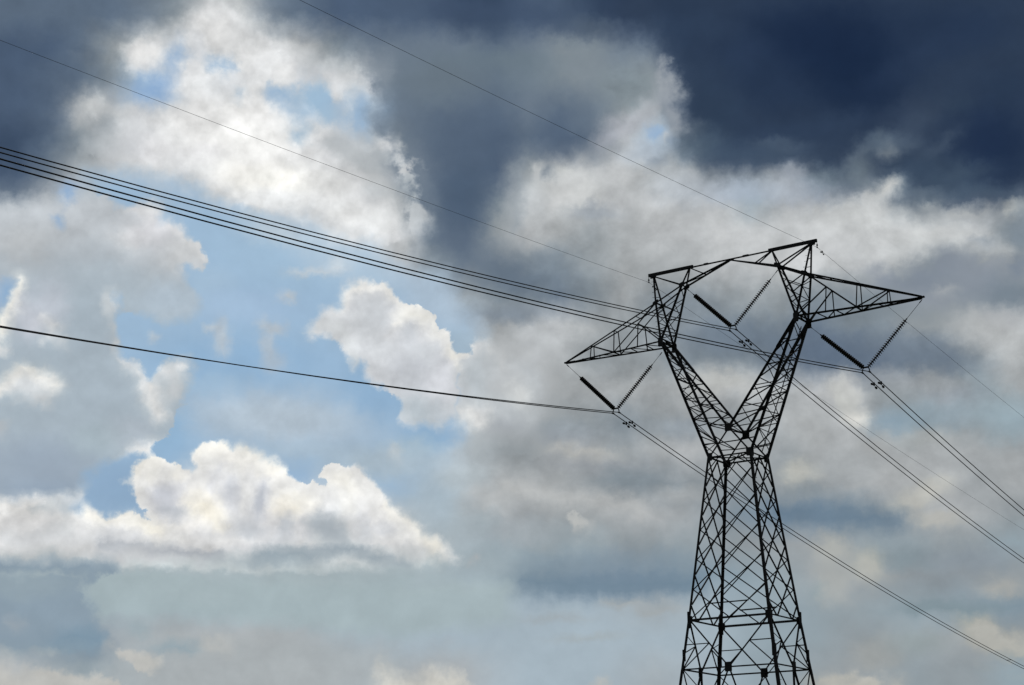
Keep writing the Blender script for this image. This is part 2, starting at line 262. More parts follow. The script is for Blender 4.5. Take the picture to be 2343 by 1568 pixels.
# light between the masses, navy mass at the upper right
for x, y, rx, ry, c, o, r in ((1450,210,90,60,(126,138,146),.8,0),(1420,290,60,26,(172,175,184),.8,-20),(1380,320,40,20,(166,170,180),.7,-30),(1480,250,60,22,(172,175,182),.7,-40),(1499,303,22,15,(146,174,206),.9,30),(1512,292,14,9,(150,178,208),.8,-20),
        (1538,320,18,18,(160,180,204),.7,20),(1522,310,7,20,'K',.8,10),(1548,298,20,10,'K',.8,0),(1470,350,60,26,(176,186,198),.7,0),(1500,372,34,12,(138,148,160),.75,-20),(1568,362,16,26,(140,152,164),.7,0),
        (1304,438,70,36,(206,208,208),.85,0),(1229,392,13,20,'K',.8,0),(1288,390,22,16,(190,192,192),.8,0),(1254,398,10,16,'F',.7,0),(1220,470,30,44,(190,194,198),.7,0),(1358,488,60,15,(152,160,170),.7,0),
        (1345,470,14,10,(140,148,160),.6,0),(1688,440,90,30,(168,181,198),.7,0),(1560,430,80,40,(180,188,198),.6,0),(1250,330,60,30,(88,103,122),.7,0),(1310,250,70,50,(100,114,130),.7,0),(1600,150,50,90,(46,62,86),.7,0),
        (1660,250,70,40,(54,70,92),.8,0),(1670,340,90,36,(72,88,106),.8,0),(1610,270,34,26,(92,106,122),.6,-50),(1700,330,60,20,(62,78,98),.7,0),(1580,310,20,40,(110,124,138),.6,0)):
    blob(L0, x, y, rx, ry, c, o, r)
stroke(L0, [(1521,138),(1530,160),(1540,196),(1528,232),(1542,262),(1556,290)], 12, (176,180,188), .8)
NV = [(1530,90),(1534,128),(1550,160),(1562,200),(1548,240),(1566,268),(1578,295),(1620,320),(1630,372),(1700,380),(1760,372),(1830,372),(1880,420),(1960,420),(2020,400),(2050,440),(2120,460),(2200,470),(2290,460),(2420,420),(2420,-60),(1480,-60),(1440,20)]
soft_poly(L0, NV, 62, (78,92,110), .8); soft_poly(L0, NV, 44, (42,57,80), .85)
for x, y, rx, ry, c, o, r in ((1640,250,60,80,(48,64,86),.7,0),(1600,330,60,40,(78,94,110),.7,0),(1750,355,120,30,(66,82,102),.8,0),(1880,90,200,90,(26,42,70),.85,0),(1960,180,120,90,(25,41,68),.85,0),
        (2070,250,60,30,(52,66,88),.7,-35),(2200,240,40,22,(52,68,88),.6,0),(2180,60,120,60,(36,52,78),.7,0),(2080,300,90,34,(62,76,96),.8,-40),(2270,330,90,90,(30,46,74),.85,0),(2040,330,60,24,(84,98,114),.8,0),
        (1880,410,50,30,(106,120,132),.9,0),(1960,390,40,34,(112,124,134),.85,0),(2030,352,26,18,(132,140,148),.8,0),(1990,420,40,16,(120,130,140),.7,0),(2120,400,100,50,(58,74,94),.85,0),(2130,450,60,20,(110,122,134),.8,0),
        (2060,430,30,30,(100,114,128),.8,0),(1560,60,60,70,(44,60,84),.7,0),(2240,440,100,22,(74,90,108),.8,0)):
    blob(L0, x, y, rx, ry, c, o, r)
for x, y, rx, ry, c, o, r in ((2033,430,30,20,(206,206,204),.95,-30),(1816,392,34,20,(160,167,178),.85,0),(1985,458,60,22,(190,192,194),.85,-15),(1960,500,110,36,(192,194,195),.7,0),(1830,440,80,34,(172,182,196),.7,0),
        (2195,490,80,18,(184,186,187),.75,0),(2320,478,30,18,(198,198,194),.85,0),(2128,470,24,10,(165,170,174),.8,0),(2335,530,26,70,(128,140,152),.8,0),(1800,540,120,40,(196,198,200),.6,0),(2040,530,90,24,(196,198,200),.6,0)):
    blob(L0, x, y, rx, ry, c, o, r)
for x, y, rx, ry, c, o, r in ((1760,200,90,60,(36,52,78),.6,20),(1700,120,60,40,(44,60,86),.6,0),(1820,300,120,24,(48,64,88),.7,-6),(2120,130,160,34,(42,58,84),.6,-25),(2000,330,50,22,(92,106,120),.6,-20),(1930,280,60,20,(50,66,90),.6,-20),
        (2150,330,60,16,(72,86,104),.6,-35),(2200,400,80,20,(70,86,104),.6,-10),(1960,352,30,12,(104,116,128),.6,-20),(1780,330,60,12,(84,98,114),.5,5),(2300,200,60,50,(40,56,80),.5,0),(1620,60,90,30,(50,66,90),.5,10)):
    blob(L0, x, y, rx, ry, c, o, r)
# darker ragged cloud at the right edge
CK = [(1965,630),(1974,612),(1990,602),(2000,608),(2022,612),(2040,626),(2060,622),(2076,640),(2072,606),(2084,590),(2100,600),(2122,616),(2140,590),(2138,566),(2156,545),(2168,558),(2192,566),(2225,574),(2240,590),
      (2280,590),(2310,600),(2420,560),(2420,760),(2300,740),(2150,760),(2000,720)]
head(CK, None, 1.0)
for x, y, rx, ry, c, o, r in ((2010,640,60,34,(138,146,158),.9,0),(2110,640,70,50,(128,137,150),.9,0),(2170,600,50,34,(130,138,150),.9,0),(2240,640,80,60,(136,144,156),.85,0),(2310,680,60,50,(118,130,142),.85,0),
        (2160,668,30,14,(176,178,180),.6,0),(2100,700,90,30,(146,152,162),.8,0),(2330,600,30,30,(118,130,146),.8,0)):
    blob(L1, x, y, rx, ry, c, o, r)
for x, y, rx, ry, c, o, r in ((2120,545,120,26,(196,198,199),.8,0),(2050,580,80,20,(196,198,200),.7,0),(2250,556,34,8,(130,140,152),.8,0),(2290,570,40,12,'K',.5,0),(2270,760,100,50,(182,184,186),.85,20),(2300,720,60,30,(180,182,186),.7,0),
        (1923,806,170,44,(96,110,128),.85,6),(2080,800,120,40,(112,124,138),.7,10),(1671,770,140,44,(108,121,136),.8,0),(1560,700,90,40,(122,134,146),.6,0),(2020,860,100,20,(150,156,164),.7,0),(2180,900,80,30,(142,148,156),.7,0),
        (1923,889,34,36,(190,190,190),.8,0),(1963,955,26,20,(208,206,200),.9,30),(2045,975,60,34,(138,160,176),.85,0),(2150,950,90,34,(146,164,176),.7,0),(2290,950,70,60,(146,164,174),.7,0),(2120,870,90,20,(158,162,166),.7,0),
        (1850,980,60,50,(172,174,176),.6,0),(2010,1010,50,24,(176,176,176),.6,0),(2110,1000,70,24,(176,178,178),.7,0),(1239,776,60,50,(188,191,195),.7,0),(1191,633,80,44,(96,110,126),.85,0),(1250,600,60,30,(126,138,150),.7,0),
        (1171,720,80,22,(124,136,150),.7,0),(1640,873,90,28,(192,192,190),.8,0),(1471,885,130,20,(172,175,178),.6,0),(1304,985,80,22,(136,146,154),.7,0),(1560,980,70,26,(138,148,158),.7,0),(1300,1000,70,26,(150,156,164),.6,0),
        (1438,1095,80,24,(130,140,148),.85,8),(1350,1060,120,20,(150,154,160),.7,0),(1560,1130,60,16,(172,174,176),.6,0),(1340,1035,90,14,(186,184,180),.6,4)):
    blob(L0, x, y, rx, ry, c, o, r)
stroke(L0, [(1150,1118),(1250,1130),(1371,1142),(1471,1165)], 22, (186,187,188), .85)
stroke(L0, [(1200,1330),(1300,1340),(1480,1340),(1590,1334)], 24, (110,131,148), .85); stroke(L0, [(1170,1310),(1290,1300),(1560,1290)], 26, (132,148,160), .6)
stroke(L0, [(1780,1176),(1860,1178),(1960,1182),(2050,1186)], 26, (104,124,142), .85); blob(L0, 1820, 1130, 80, 20, (140,148,154), .7)
for x, y, rx, ry, c, o, r in ((1823,1082,44,26,(190,189,182),.85,-10),(2107,1128,70,26,(194,192,184),.85,-22),(2140,1185,60,18,(182,180,174),.8,0),(2060,1090,60,40,(168,170,172),.6,0),(1905,1258,44,34,(180,178,172),.8,0),
        (1985,1290,36,34,(182,180,170),.75,0),(1990,1330,50,20,(180,178,170),.7,0),(2076,1278,60,24,(130,144,152),.7,0),(2290,1345,50,20,(174,172,168),.75,0),(2233,1440,44,34,(178,174,162),.8,25),(2157,1390,150,18,(126,142,150),.8,0),
        (1880,1352,24,24,(140,158,164),.7,0),(2000,1500,60,40,(160,160,158),.6,0),(2300,1470,50,30,(174,171,163),.7,0),(1900,1562,60,12,(184,180,168),.7,0),(2100,1470,70,30,(146,156,158),.6,0),(2220,1280,100,26,(136,146,156),.7,0),
        (1420,1378,50,8,(170,172,172),.6,0),(1500,1390,60,14,(164,168,170),.6,0),(1270,1410,80,10,(162,168,172),.5,0),(1040,1345,120,9,(172,176,178),.6,0),(920,1357,50,8,(174,176,178),.6,0),(1350,1460,90,8,(160,166,168),.5,0),
        (1000,1120,90,50,(166,180,190),.8,-20),(1070,1050,70,44,(176,184,190),.8,-30),(1030,1200,70,60,(160,173,181),.7,0),(1110,1150,50,30,(178,182,186),.6,20),(1180,1210,80,40,(166,172,178),.7,0),(1100,1290,90,40,(158,171,178),.8,0),(1240,1230,80,40,(156,164,170),.6,0),(1110,1190,30,40,(154,168,176),.5,0),(1120,1145,50,20,(184,186,188),.7,20),(1085,1280,20,8,(180,180,182),.6,-40),(1060,1100,60,30,(176,186,192),.6,0),(980,1180,60,40,(168,182,192),.7,0)):
    blob(L0, x, y, rx, ry, c, o, r)
# small crisp cloud heads on the right
for pts, c, sl in (([(1864,1250),(1880,1240),(1900,1232),(1920,1248),(1945,1252),(1960,1275),(1985,1262),(2010,1280),(2040,1300),(2100,1330),(2100,1420),(2000,1440),(1900,1420),(1846,1400),(1860,1380),(1873,1343),(1851,1299)], None, .7),
        ([(1905,880),(1925,872),(1945,890),(1958,920),(1962,950),(1976,968),(1960,985),(1930,975),(1900,940),(1893,905)], (196,197,195), .7),
        ([(2215,1436),(2235,1428),(2262,1432),(2285,1452),(2310,1462),(2345,1470),(2420,1480),(2420,1540),(2250,1510),(2220,1470)], (178,177,170), .7),
        ([(1296,1172),(1312,1163),(1332,1180),(1352,1200),(1345,1216),(1310,1212)], (184,185,185), .8),
        ([(1500,140),(1521,135),(1534,150),(1545,175),(1556,200),(1546,225),(1540,245),(1556,268),(1566,290),(1545,300),(1520,290),(1505,250),(1490,200)], (154,160,168), .5),
        ([(1216,410),(1224,388),(1238,384),(1246,402),(1262,404),(1280,386),(1296,384),(1310,396),(1330,400),(1350,410),(1360,440),(1300,460),(1230,450),(1205,440)], (200,202,203), .8),
        ([(1885,1560),(1905,1552),(1925,1556),(1950,1550),(1990,1552),(2030,1564),(2060,1562),(2090,1640),(1880,1640)], (182,180,172), .7)):
    head(pts, c, sl)
blob(L1, 1905, 1258, 40, 26, (178,178,174), .8); blob(L1, 1985, 1295, 40, 34, (184,183,175), .8); blob(L1, 1900, 1330, 50, 60, (170,172,171), .8)
blob(L1, 1965, 955, 20, 16, (212,211,206), .9); blob(L1, 1925, 890, 20, 16, (196,197,196), .8)
# low sky at the lower left
soft_poly(L0, [(200,1300),(600,1325),(1171,1330),(1171,1420),(900,1460),(560,1425),(420,1415),(215,1420),(190,1340)], 20, (163,178,183), .9)
soft_poly(L0, [(210,1425),(330,1425),(560,1450),(900,1480),(900,1580),(200,1600),(260,1480)], 26, (170,176,180), .75)
blob(L0, 318, 1440, 26, 20, (152,168,176), .7); blob(L0, 400, 1480, 60, 14, (146,164,174), .8); blob(L0, 480, 1480, 26, 12, (184,184,182), .6)
head([(-80,1312),(60,1314),(200,1320),(236,1312),(226,1330),(173,1338),(165,1351),(190,1355),(206,1388),(211,1425),(230,1431),(247,1458),(262,1471),(233,1488),(167,1496),(67,1482),(-80,1500)], (138,155,169), .8)
blob(L1, 190, 1465, 70, 30, (122,146,164), .8); blob(L1, 60, 1340, 120, 30, (148,163,172), .7); blob(L1, 30, 1425, 24, 16, (160,168,176), .6); blob(L1, 120, 1490, 160, 14, (140,158,170), .7)
head([(-80,1512),(0,1521),(33,1531),(63,1538),(87,1527),(110,1530),(130,1534),(150,1548),(200,1556),(233,1544),(260,1548),(290,1564),(300,1640),(-80,1640)], (188,187,184), .9)
head([(273,1494),(300,1488),(333,1492),(350,1498),(367,1505),(352,1535),(317,1538),(285,1518)], (188,187,184), .7)
head([(470,1450),(478,1458),(500,1466),(518,1468),(514,1482),(494,1484),(480,1474)], (186,186,184), .7)
head([(878,1530),(889,1525),(919,1545),(950,1552),(965,1555),(979,1535),(1012,1528),(1030,1540),(1052,1542),(1068,1562),(1080,1640),(860,1640),(872,1545)], (206,204,196), .8)
head([(1350,1572),(1362,1564),(1380,1562),(1392,1570),(1395,1640),(1350,1640)], (186,184,178), .7)
for hl in ([(126,494),(138,492),(148,502),(140,516),(130,512)], [(152,436),(164,430),(170,446),(160,462),(154,450)]):
    SDF[:] = np.minimum(SDF, -(poly_sdf(hl) + 3) * 1.0); blob(L0, hl[0][0] + 8, hl[0][1] + 8, 30, 30, (146,174,206), 1)
def merge_line(pts, w):
    mk = np.exp(-(line_dist(pts) / w) ** 4)[..., None]; L1[:] = L1 * (1 - mk) + L0 * mk
merge_line([(985,600),(1020,620),(1090,650),(1170,600),(1180,520),(1190,450),(1210,400),(1300,330),(1400,240),(1400,80),(900,60),(840,90)], 46)
merge_line([(2010,1262),(2060,1305),(2105,1330),(2100,1420),(2000,1440),(1900,1425),(1846,1408)], 36)
merge_line([(2430,1545),(2250,1512),(2212,1470)], 24); merge_line([(1492,140),(1480,200),(1498,250),(1512,292)], 24)
merge_line([(1205,445),(1230,456),(1300,462),(1362,445),(1365,415)], 26); merge_line([(1893,905),(1900,945),(1930,980),(1960,990)], 16)
merge_line([(-80,415),(40,415),(100,405),(150,412)], 44)
merge_line([(2420,760),(2300,740),(2150,760),(2000,720),(1960,660)], 46)
merge_line([(1170,768),(1200,780),(1260,760),(1300,900),(1260,1040),(1100,1050),(1050,1020)], 60)
for LL in (L0, L1):                       # the thickest cloud is greyer
    lm = LL.mean(-1, keepdims=True); k_ = np.clip((95 - lm) / 50, 0, 1) * 0.16
    LL[:] = LL + (lm - LL) * k_ + 2.5 * np.clip((90 - lm) / 40, 0, 1)
for LL in (L0, L1):                       # neutral, slightly green mid greys
    lm = LL.mean(-1, keepdims=True); k_ = np.clip((lm - 95) / 30, 0, 1) * np.clip((212 - lm) / 20, 0, 1)
    gb = np.clip(1.0 - (LL[..., 2:3] - LL[..., 0:1]) / 40.0, 0, 1) * k_
    LL[:] += gb * np.array((-1.5, 0.0, -1.0))
    warm = np.clip((LL[..., 0:1] - LL[..., 2:3]) / 10.0, 0, 1) * k_; lm = LL.mean(-1, keepdims=True); LL[:] += (lm - LL) * warm * 0.35
lum = L0.mean(-1); blue = L0[..., 2] - L0[..., 0]
DAMT = np.clip(1.25 - blue / 45.0, 0.22, 1) * np.clip(0.55 + (lum - 50) / 110, 0.55, 1)
DAMT *= np.clip(0.36 + (EL - math.radians(8)) / math.radians(10), 0.36, 1)
#--END CLOUDS

# ---- shader: leaves of colour-ramp look-ups picked by a tree of exact switches
world = bpy.data.worlds.new('World'); scene.world = world; world.use_nodes = True
nt = world.node_tree; nt.nodes.clear(); N, Lk = nt.nodes, nt.links
def lk(a, b): Lk.new(a, b)
def math_n(op, a, b=None, clamp=False, c=None):
    n = N.new('ShaderNodeMath'); n.operation = op; n.use_clamp = clamp
    for i, s in enumerate((a, b, c)):
        if s is None: continue
        if isinstance(s, (int, float)): n.inputs[i].default_value = s
        else: lk(s, n.inputs[i])
    return n.outputs[0]
def map_n(v, a, b, c, d, kind='LINEAR'):
    n = N.new('ShaderNodeMapRange'); n.interpolation_type = kind; n.clamp = True
    lk(v, n.inputs[0])
    for i, x in enumerate((a, b, c, d)):
        n.inputs[1 + i].default_value = x
    return n.outputs[0]
def noise_n(vec, scale, detail, rough, lac=2.0, off=(0, 0, 0), ntype='FBM', stretch=None, dist=0.0):
    mp = N.new('ShaderNodeMapping'); mp.inputs['Location'].default_value = off
    if stretch: mp.inputs['Scale'].default_value = stretch
    lk(vec, mp.inputs[0])
    n = N.new('ShaderNodeTexNoise'); n.noise_dimensions = '3D'; n.noise_type = ntype
    n.inputs['Scale'].default_value = scale; n.inputs['Detail'].default_value = detail
    n.inputs['Roughness'].default_value = rough; n.inputs['Lacunarity'].default_value = lac
    n.inputs['Distortion'].default_value = dist
    lk(mp.outputs[0], n.inputs['Vector'])
    return n
tc = N.new('ShaderNodeTexCoord'); D = tc.outputs['Generated']
nrm = N.new('ShaderNodeVectorMath'); nrm.operation = 'NORMALIZE'; lk(D, nrm.inputs[0]); D = nrm.outputs[0]
sep = N.new('ShaderNodeSeparateXYZ'); lk(D, sep.inputs[0])
# degrees of azimuth / elevation
azn = math_n('MULTIPLY', math_n('ARCTAN2', sep.outputs[0], sep.outputs[1]), 180 / math.pi)
eln = math_n('MULTIPLY', math_n('ARCSINE', sep.outputs[2]), 180 / math.pi)
# warp noises (one unit of direction = 57.3 degrees)
w1 = noise_n(D, 22, 3, 0.5, off=(3.1, 1.7, 0.4)); w2 = noise_n(D, 95, 7, 0.62, off=(7.3, 2.2, 5.1))
s1 = N.new('ShaderNodeSeparateColor'); lk(w1.outputs['Color'], s1.inputs[0])
s2 = N.new('ShaderNodeSeparateColor'); lk(w2.outputs['Color'], s2.inputs[0])
W1A, W2A = 0.26, 0.74
def warp(v, c):
    a = math_n('MULTIPLY', math_n('SUBTRACT', s1.outputs[c], 0.5), W1A)
    b = math_n('MULTIPLY', math_n('SUBTRACT', s2.outputs[c], 0.5), W2A)
    return math_n('ADD', v, math_n('ADD', a, b))
azw, elw = warp(azn, 0), warp(eln, 1)
U = math_n('MULTIPLY', math_n('SUBTRACT', azw, AZ0), (NC - 1) / (AZ1 - AZ0))     # column coordinate
V = math_n('MULTIPLY', math_n('SUBTRACT', elw, EL0), (NR - 1) / (EL1 - EL0))     # row coordinate
U = math_n('MAXIMUM', math_n('MINIMUM', U, NC - 1.001), 0.0)
V = math_n('MAXIMUM', math_n('MINIMUM', V, NR - 1.001), 0.0)
# outline roughness and shading noises
edge = noise_n(D, 75, 9, 0.60, off=(1.3, 9.2, 4.4))
puff = noise_n(D, 70, 8, 0.58, off=(11.0, 2.0, 8.0))
wisp = noise_n(D, 30, 10, 0.62, off=(5.0, 6.0, 1.0), stretch=(1, 1, 1.35), dist=0.35)
def lobes(off):
    mp = N.new('ShaderNodeMapping'); mp.inputs['Location'].default_value = off; lk(DW, mp.inputs[0])
    v = N.new('ShaderNodeTexVoronoi'); v.feature = 'F1'; v.inputs['Scale'].default_value = 78; 
    v.inputs['Detail'].default_value = 2; v.inputs['Roughness'].default_value = 0.55; v.normalize = True
    lk(mp.outputs[0], v.inputs['Vector']); return v.outputs['Distance']
# slightly stirred direction so that the lobes are not regular
st = N.new('ShaderNodeVectorMath'); st.operation = 'SCALE'; lk(w2.outputs['Color'], st.inputs[0]); st.inputs['Scale'].default_value = 0.012
dw = N.new('ShaderNodeVectorMath'); dw.operation = 'ADD'; lk(D, dw.inputs[0]); lk(st.outputs[0], dw.inputs[1]); DW = dw.outputs[0]
VA, VB = lobes((0.3, 0.9, 0.1)), lobes((0.3, 0.9, 0.1045))
LOBE = math_n('SUBTRACT', VB, VA)          # cauliflower lobes lit from above
E1 = math_n('ADD', math_n('MULTIPLY', math_n('SUBTRACT', edge.outputs['Fac'], 0.5), 0.26), math_n('MULTIPLY', math_n('SUBTRACT', 0.30, VA), 0.30))
lump_a = noise_n(D, 36, 7, 0.5, off=(4.0, 7.0, 2.0)); lump_b = noise_n(D, 36, 7, 0.5, off=(4.0, 7.0, 2.0080))
RELIEF = math_n('SUBTRACT', lump_a.outputs['Fac'], lump_b.outputs['Fac'])     # lumps lit from above
soft_n = noise_n(D, 16, 3, 0.5, off=(8.0, 3.0, 6.0))
WID = map_n(soft_n.outputs['Fac'], 0.38, 0.62, 0.025, 0.24)
P1 = math_n('SUBTRACT', puff.outputs['Fac'], 0.5)
P2 = math_n('SUBTRACT', wisp.outputs['Fac'], 0.5)
DET0 = math_n('ADD', math_n('MULTIPLY', P2, 0.36), math_n('ADD', math_n('MULTIPLY', P1, 0.20), math_n('MULTIPLY', RELIEF, 0.30)))
DET1 = math_n('ADD', math_n('MULTIPLY', P1, 0.07), math_n('ADD', math_n('MULTIPLY', RELIEF, 0.50), math_n('MULTIPLY', LOBE, 0.20)))

SR = 60.0     # sheet units that map the signed distance onto 0..1
SD = np.clip(0.5 + SDF / (2 * SR), 0, 1)
class Group:
    """a small node group; every sky leaf is built in one of its own"""
    def __init__(self, name, ins, out_type='NodeSocketShader'):
        self.t = bpy.data.node_groups.new(name, 'ShaderNodeTree')
        for i in ins: self.t.interface.new_socket(i, in_out='INPUT', socket_type='NodeSocketFloat')
        self.t.interface.new_socket('out', in_out='OUTPUT', socket_type=out_type)
        self.gi = self.t.nodes.new('NodeGroupInput'); self.go = self.t.nodes.new('NodeGroupOutput')
    def node(self, kind, **kw):
        n = self.t.nodes.new(kind)
        for k, v in kw.items(): setattr(n, k, v)
        return n
    def l(self, a, b): self.t.links.new(a, b)
    def math(self, op, a, b, clamp=False):
        n = self.node('ShaderNodeMath', operation=op, use_clamp=clamp)
        for i, s in enumerate((a, b)):
            if isinstance(s, (int, float)): n.inputs[i].default_value = s
            else: self.l(s, n.inputs[i])
        return n.outputs[0]
    def mix(self, kind, f, a, b):
        n = self.node('ShaderNodeMix', data_type=kind)
        i, o = (6, 2) if kind == 'RGBA' else (2, 0)
        self.l(f, n.inputs[0]); self.l(a, n.inputs[i]); self.l(b, n.inputs[i + 1]); return n.outputs[o]
OFFS, OFFU = 2e-5, 4e-5
PORTS = ['U', 'V', 'Edge', 'Detail0', 'Detail1', 'Width']
def leaf_group(row, seg):
    g = Group('sky_cell', PORTS); gi = g.gi.outputs; c0 = seg * (SEG - 1)
    fr = g.math('SUBTRACT', gi['V'], float(row) + OFFS * seg, True)
    u = g.math('MULTIPLY', g.math('SUBTRACT', gi['U'], float(c0) + OFFU * row), 1.0 / (SEG - 1), True)
    rs = []
    for arr, al in ((LAYER0, DAMT), (LAYER1, SD)):
        pr = []
        for r in (row, row + 1):
            n = g.node('ShaderNodeValToRGB'); el_ = n.color_ramp.elements
            while len(el_) < SEG: el_.new(0.5)
            for k in range(SEG): el_[k].position = k / (SEG - 1)
            for k in range(SEG):
                c = min(c0 + k, NC - 1); v = arr[r, c] / 255.0
                el_[k].color = (v[0], v[1], v[2], al[r, c])
            g.l(u, n.inputs[0]); pr.append(n)
        rs.append(pr)
    a = g.mix('RGBA', fr, rs[0][0].outputs[0], rs[0][1].outputs[0])
    b = g.mix('RGBA', fr, rs[1][0].outputs[0], rs[1][1].outputs[0])
    al = g.mix('FLOAT', fr, rs[1][0].outputs[1], rs[1][1].outputs[1])
    mr = g.node('ShaderNodeMapRange', interpolation_type='SMOOTHSTEP')
    g.l(g.math('ADD', al, gi['Edge']), mr.inputs[0]); g.l(g.math('SUBTRACT', 0.5, gi['Width']), mr.inputs[1]); g.l(g.math('ADD', 0.5, gi['Width']), mr.inputs[2])
    am = g.mix('FLOAT', fr, rs[0][0].outputs[1], rs[0][1].outputs[1])
    v0 = g.node('ShaderNodeVectorMath', operation='SCALE'); g.l(a, v0.inputs[0])
    g.l(g.math('ADD', g.math('MULTIPLY', gi['Detail0'], am), 1.0), v0.inputs['Scale'])
    v1 = g.node('ShaderNodeVectorMath', operation='SCALE'); g.l(b, v1.inputs[0])
    bw = g.node('ShaderNodeRGBToBW'); g.l(b, bw.inputs[0])
    amr = g.node('ShaderNodeMapRange'); g.l(bw.outputs[0], amr.inputs[0])
    for q, x in enumerate((0.66, 0.86, 0.20, 1.0)): amr.inputs[1 + q].default_value = x
    g.l(g.math('ADD', g.math('MULTIPLY', gi['Detail1'], amr.outputs[0]), 1.0), v1.inputs['Scale'])
    c = g.mix('RGBA', mr.outputs[0], v0.outputs[0], v1.outputs[0])
    gm = g.node('ShaderNodeGamma'); gm.inputs[1].default_value = 2.2; g.l(c, gm.inputs[0])
    k = g.node('ShaderNodeVectorMath', operation='SCALE'); g.l(gm.outputs[0], k.inputs[0]); k.inputs['Scale'].default_value = 10.0
    bg = g.node('ShaderNodeBackground'); bg.inputs[1].default_value = 0.1; g.l(k.outputs[0], bg.inputs[0])
    g.l(bg.outputs[0], g.go.inputs[0])
    return g.t
def pick_group(port, thr, lo, hi):
    g = Group('sky_split', PORTS); gi = g.gi.outputs
    s = g.node('ShaderNodeMixShader'); g.l(g.math('GREATER_THAN', gi[port], float(thr)), s.inputs[0])
    for i, t in ((1, lo), (2, hi)):
        n = g.node('ShaderNodeGroup'); n.node_tree = t
        for p in PORTS: g.l(gi[p], n.inputs[p])
        g.l(n.outputs[0], s.inputs[i])
    g.l(s.outputs[0], g.go.inputs[0])
    return g.t
def tree(r0, r1, seg):
    if r1 - r0 == 1: return leaf_group(r0, seg)
    mid = (r0 + r1) // 2
    return pick_group('V', mid, tree(r0, mid, seg), tree(mid, r1, seg))
def segs(s0, s1):
    if s1 - s0 == 1: return tree(0, NR - 1, s0)
    mid = (s0 + s1) // 2
    return pick_group('U', mid * (SEG - 1), segs(s0, mid), segs(mid, s1))
top = segs(0, NSEG)
chart_n = N.new('ShaderNodeGroup'); chart_n.node_tree = top
for p, s in zip(PORTS, (U, V, E1, DET0, DET1, WID)): lk(s, chart_n.inputs[p])
chart = chart_n.outputs[0]
# the rest of the dome: clear sky seen through heavy broken cloud
skyt = N.new('ShaderNodeTexSky'); skyt.sky_type = 'NISHITA'; skyt.sun_disc = False
skyt.sun_elevation = SUN_EL; skyt.sun_rotation = SUN_AZ; skyt.dust_density = 2.0
bgs = N.new('ShaderNodeBackground'); bgs.inputs[1].default_value = 0.06; lk(skyt.outputs[0], bgs.inputs[0])
far = noise_n(D, 3.2, 9, 0.56, off=(2, 4, 6), stretch=(1, 1, 2.0))
cov = map_n(far.outputs['Fac'], 0.36, 0.52, 0, 1, 'SMOOTHSTEP')
cl = N.new('ShaderNodeValToRGB'); e = cl.color_ramp.elements
e[0].position = 0.35; e[0].color = (3.9, 3.9, 3.95, 1); e[1].position = 0.68; e[1].color = (0.35, 0.5, 0.85, 1)
lk(far.outputs['Fac'], cl.inputs[0])
bgc = N.new('ShaderNodeBackground'); bgc.inputs[1].default_value = 0.1; lk(cl.outputs[0], bgc.inputs[0])
gen = N.new('ShaderNodeMixShader'); lk(cov, gen.inputs[0]); lk(bgs.outputs[0], gen.inputs[1]); lk(bgc.outputs[0], gen.inputs[2])
def band(v, a, b, w):
    return math_n('MULTIPLY', map_n(v, a, a + w, 0, 1, 'SMOOTHSTEP'), map_n(v, b - w, b, 1, 0, 'SMOOTHSTEP'))
inside = math_n('MULTIPLY', band(azw, AZ0, AZ1, 1.6), band(elw, EL0, EL1, 1.3))
fin = N.new('ShaderNodeMixShader'); lk(inside, fin.inputs[0]); lk(gen.outputs[0], fin.inputs[1]); lk(chart, fin.inputs[2])
out = N.new('ShaderNodeOutputWorld'); lk(fin.outputs[0], out.inputs[0])

# ================================================================== materials
def material(name, rgb, rough=0.6, metal=0.0, var=0.25, scale=6.0, bump=0.0):
    m = bpy.data.materials.new(name); m.use_nodes = True; t = m.node_tree; b = t.nodes['Principled BSDF']
    tcn = t.nodes.new('ShaderNodeTexCoord'); n = t.nodes.new('ShaderNodeTexNoise'); n.inputs['Scale'].default_value = scale
    n.inputs['Detail'].default_value = 6; t.links.new(tcn.outputs['Object'], n.inputs['Vector'])
    r = t.nodes.new('ShaderNodeValToRGB'); e = r.color_ramp.elements
    e[0].position = 0.3; e[1].position = 0.7
    e[0].color = tuple(c * (1 - var) for c in rgb) + (1,); e[1].color = tuple(min(1, c * (1 + var)) for c in rgb) + (1,)
    t.links.new(n.outputs['Fac'], r.inputs[0]); t.links.new(r.outputs[0], b.inputs['Base Color'])
    b.inputs['Roughness'].default_value = rough; b.inputs['Metallic'].default_value = metal
    b.inputs['Specular IOR Level'].default_value = 0.25
    if bump:
        bp = t.nodes.new('ShaderNodeBump'); bp.inputs['Strength'].default_value = bump
        t.links.new(n.outputs['Fac'], bp.inputs['Height']); t.links.new(bp.outputs[0], b.inputs['Normal'])
    return m
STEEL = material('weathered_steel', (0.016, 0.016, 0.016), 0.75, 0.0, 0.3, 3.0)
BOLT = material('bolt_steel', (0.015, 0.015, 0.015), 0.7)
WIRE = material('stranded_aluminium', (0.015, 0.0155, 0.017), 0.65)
GLASS = material('glazed_porcelain', (0.014, 0.011, 0.010), 0.5, 0.0, 0.2, 10)
CONC = material('concrete', (0.28, 0.27, 0.25), 0.9, 0, 0.2, 8, 0.2)
GRASS = material('meadow_grass', (0.045, 0.075, 0.022), 0.95, 0, 0.5, 0.05, 0.3)

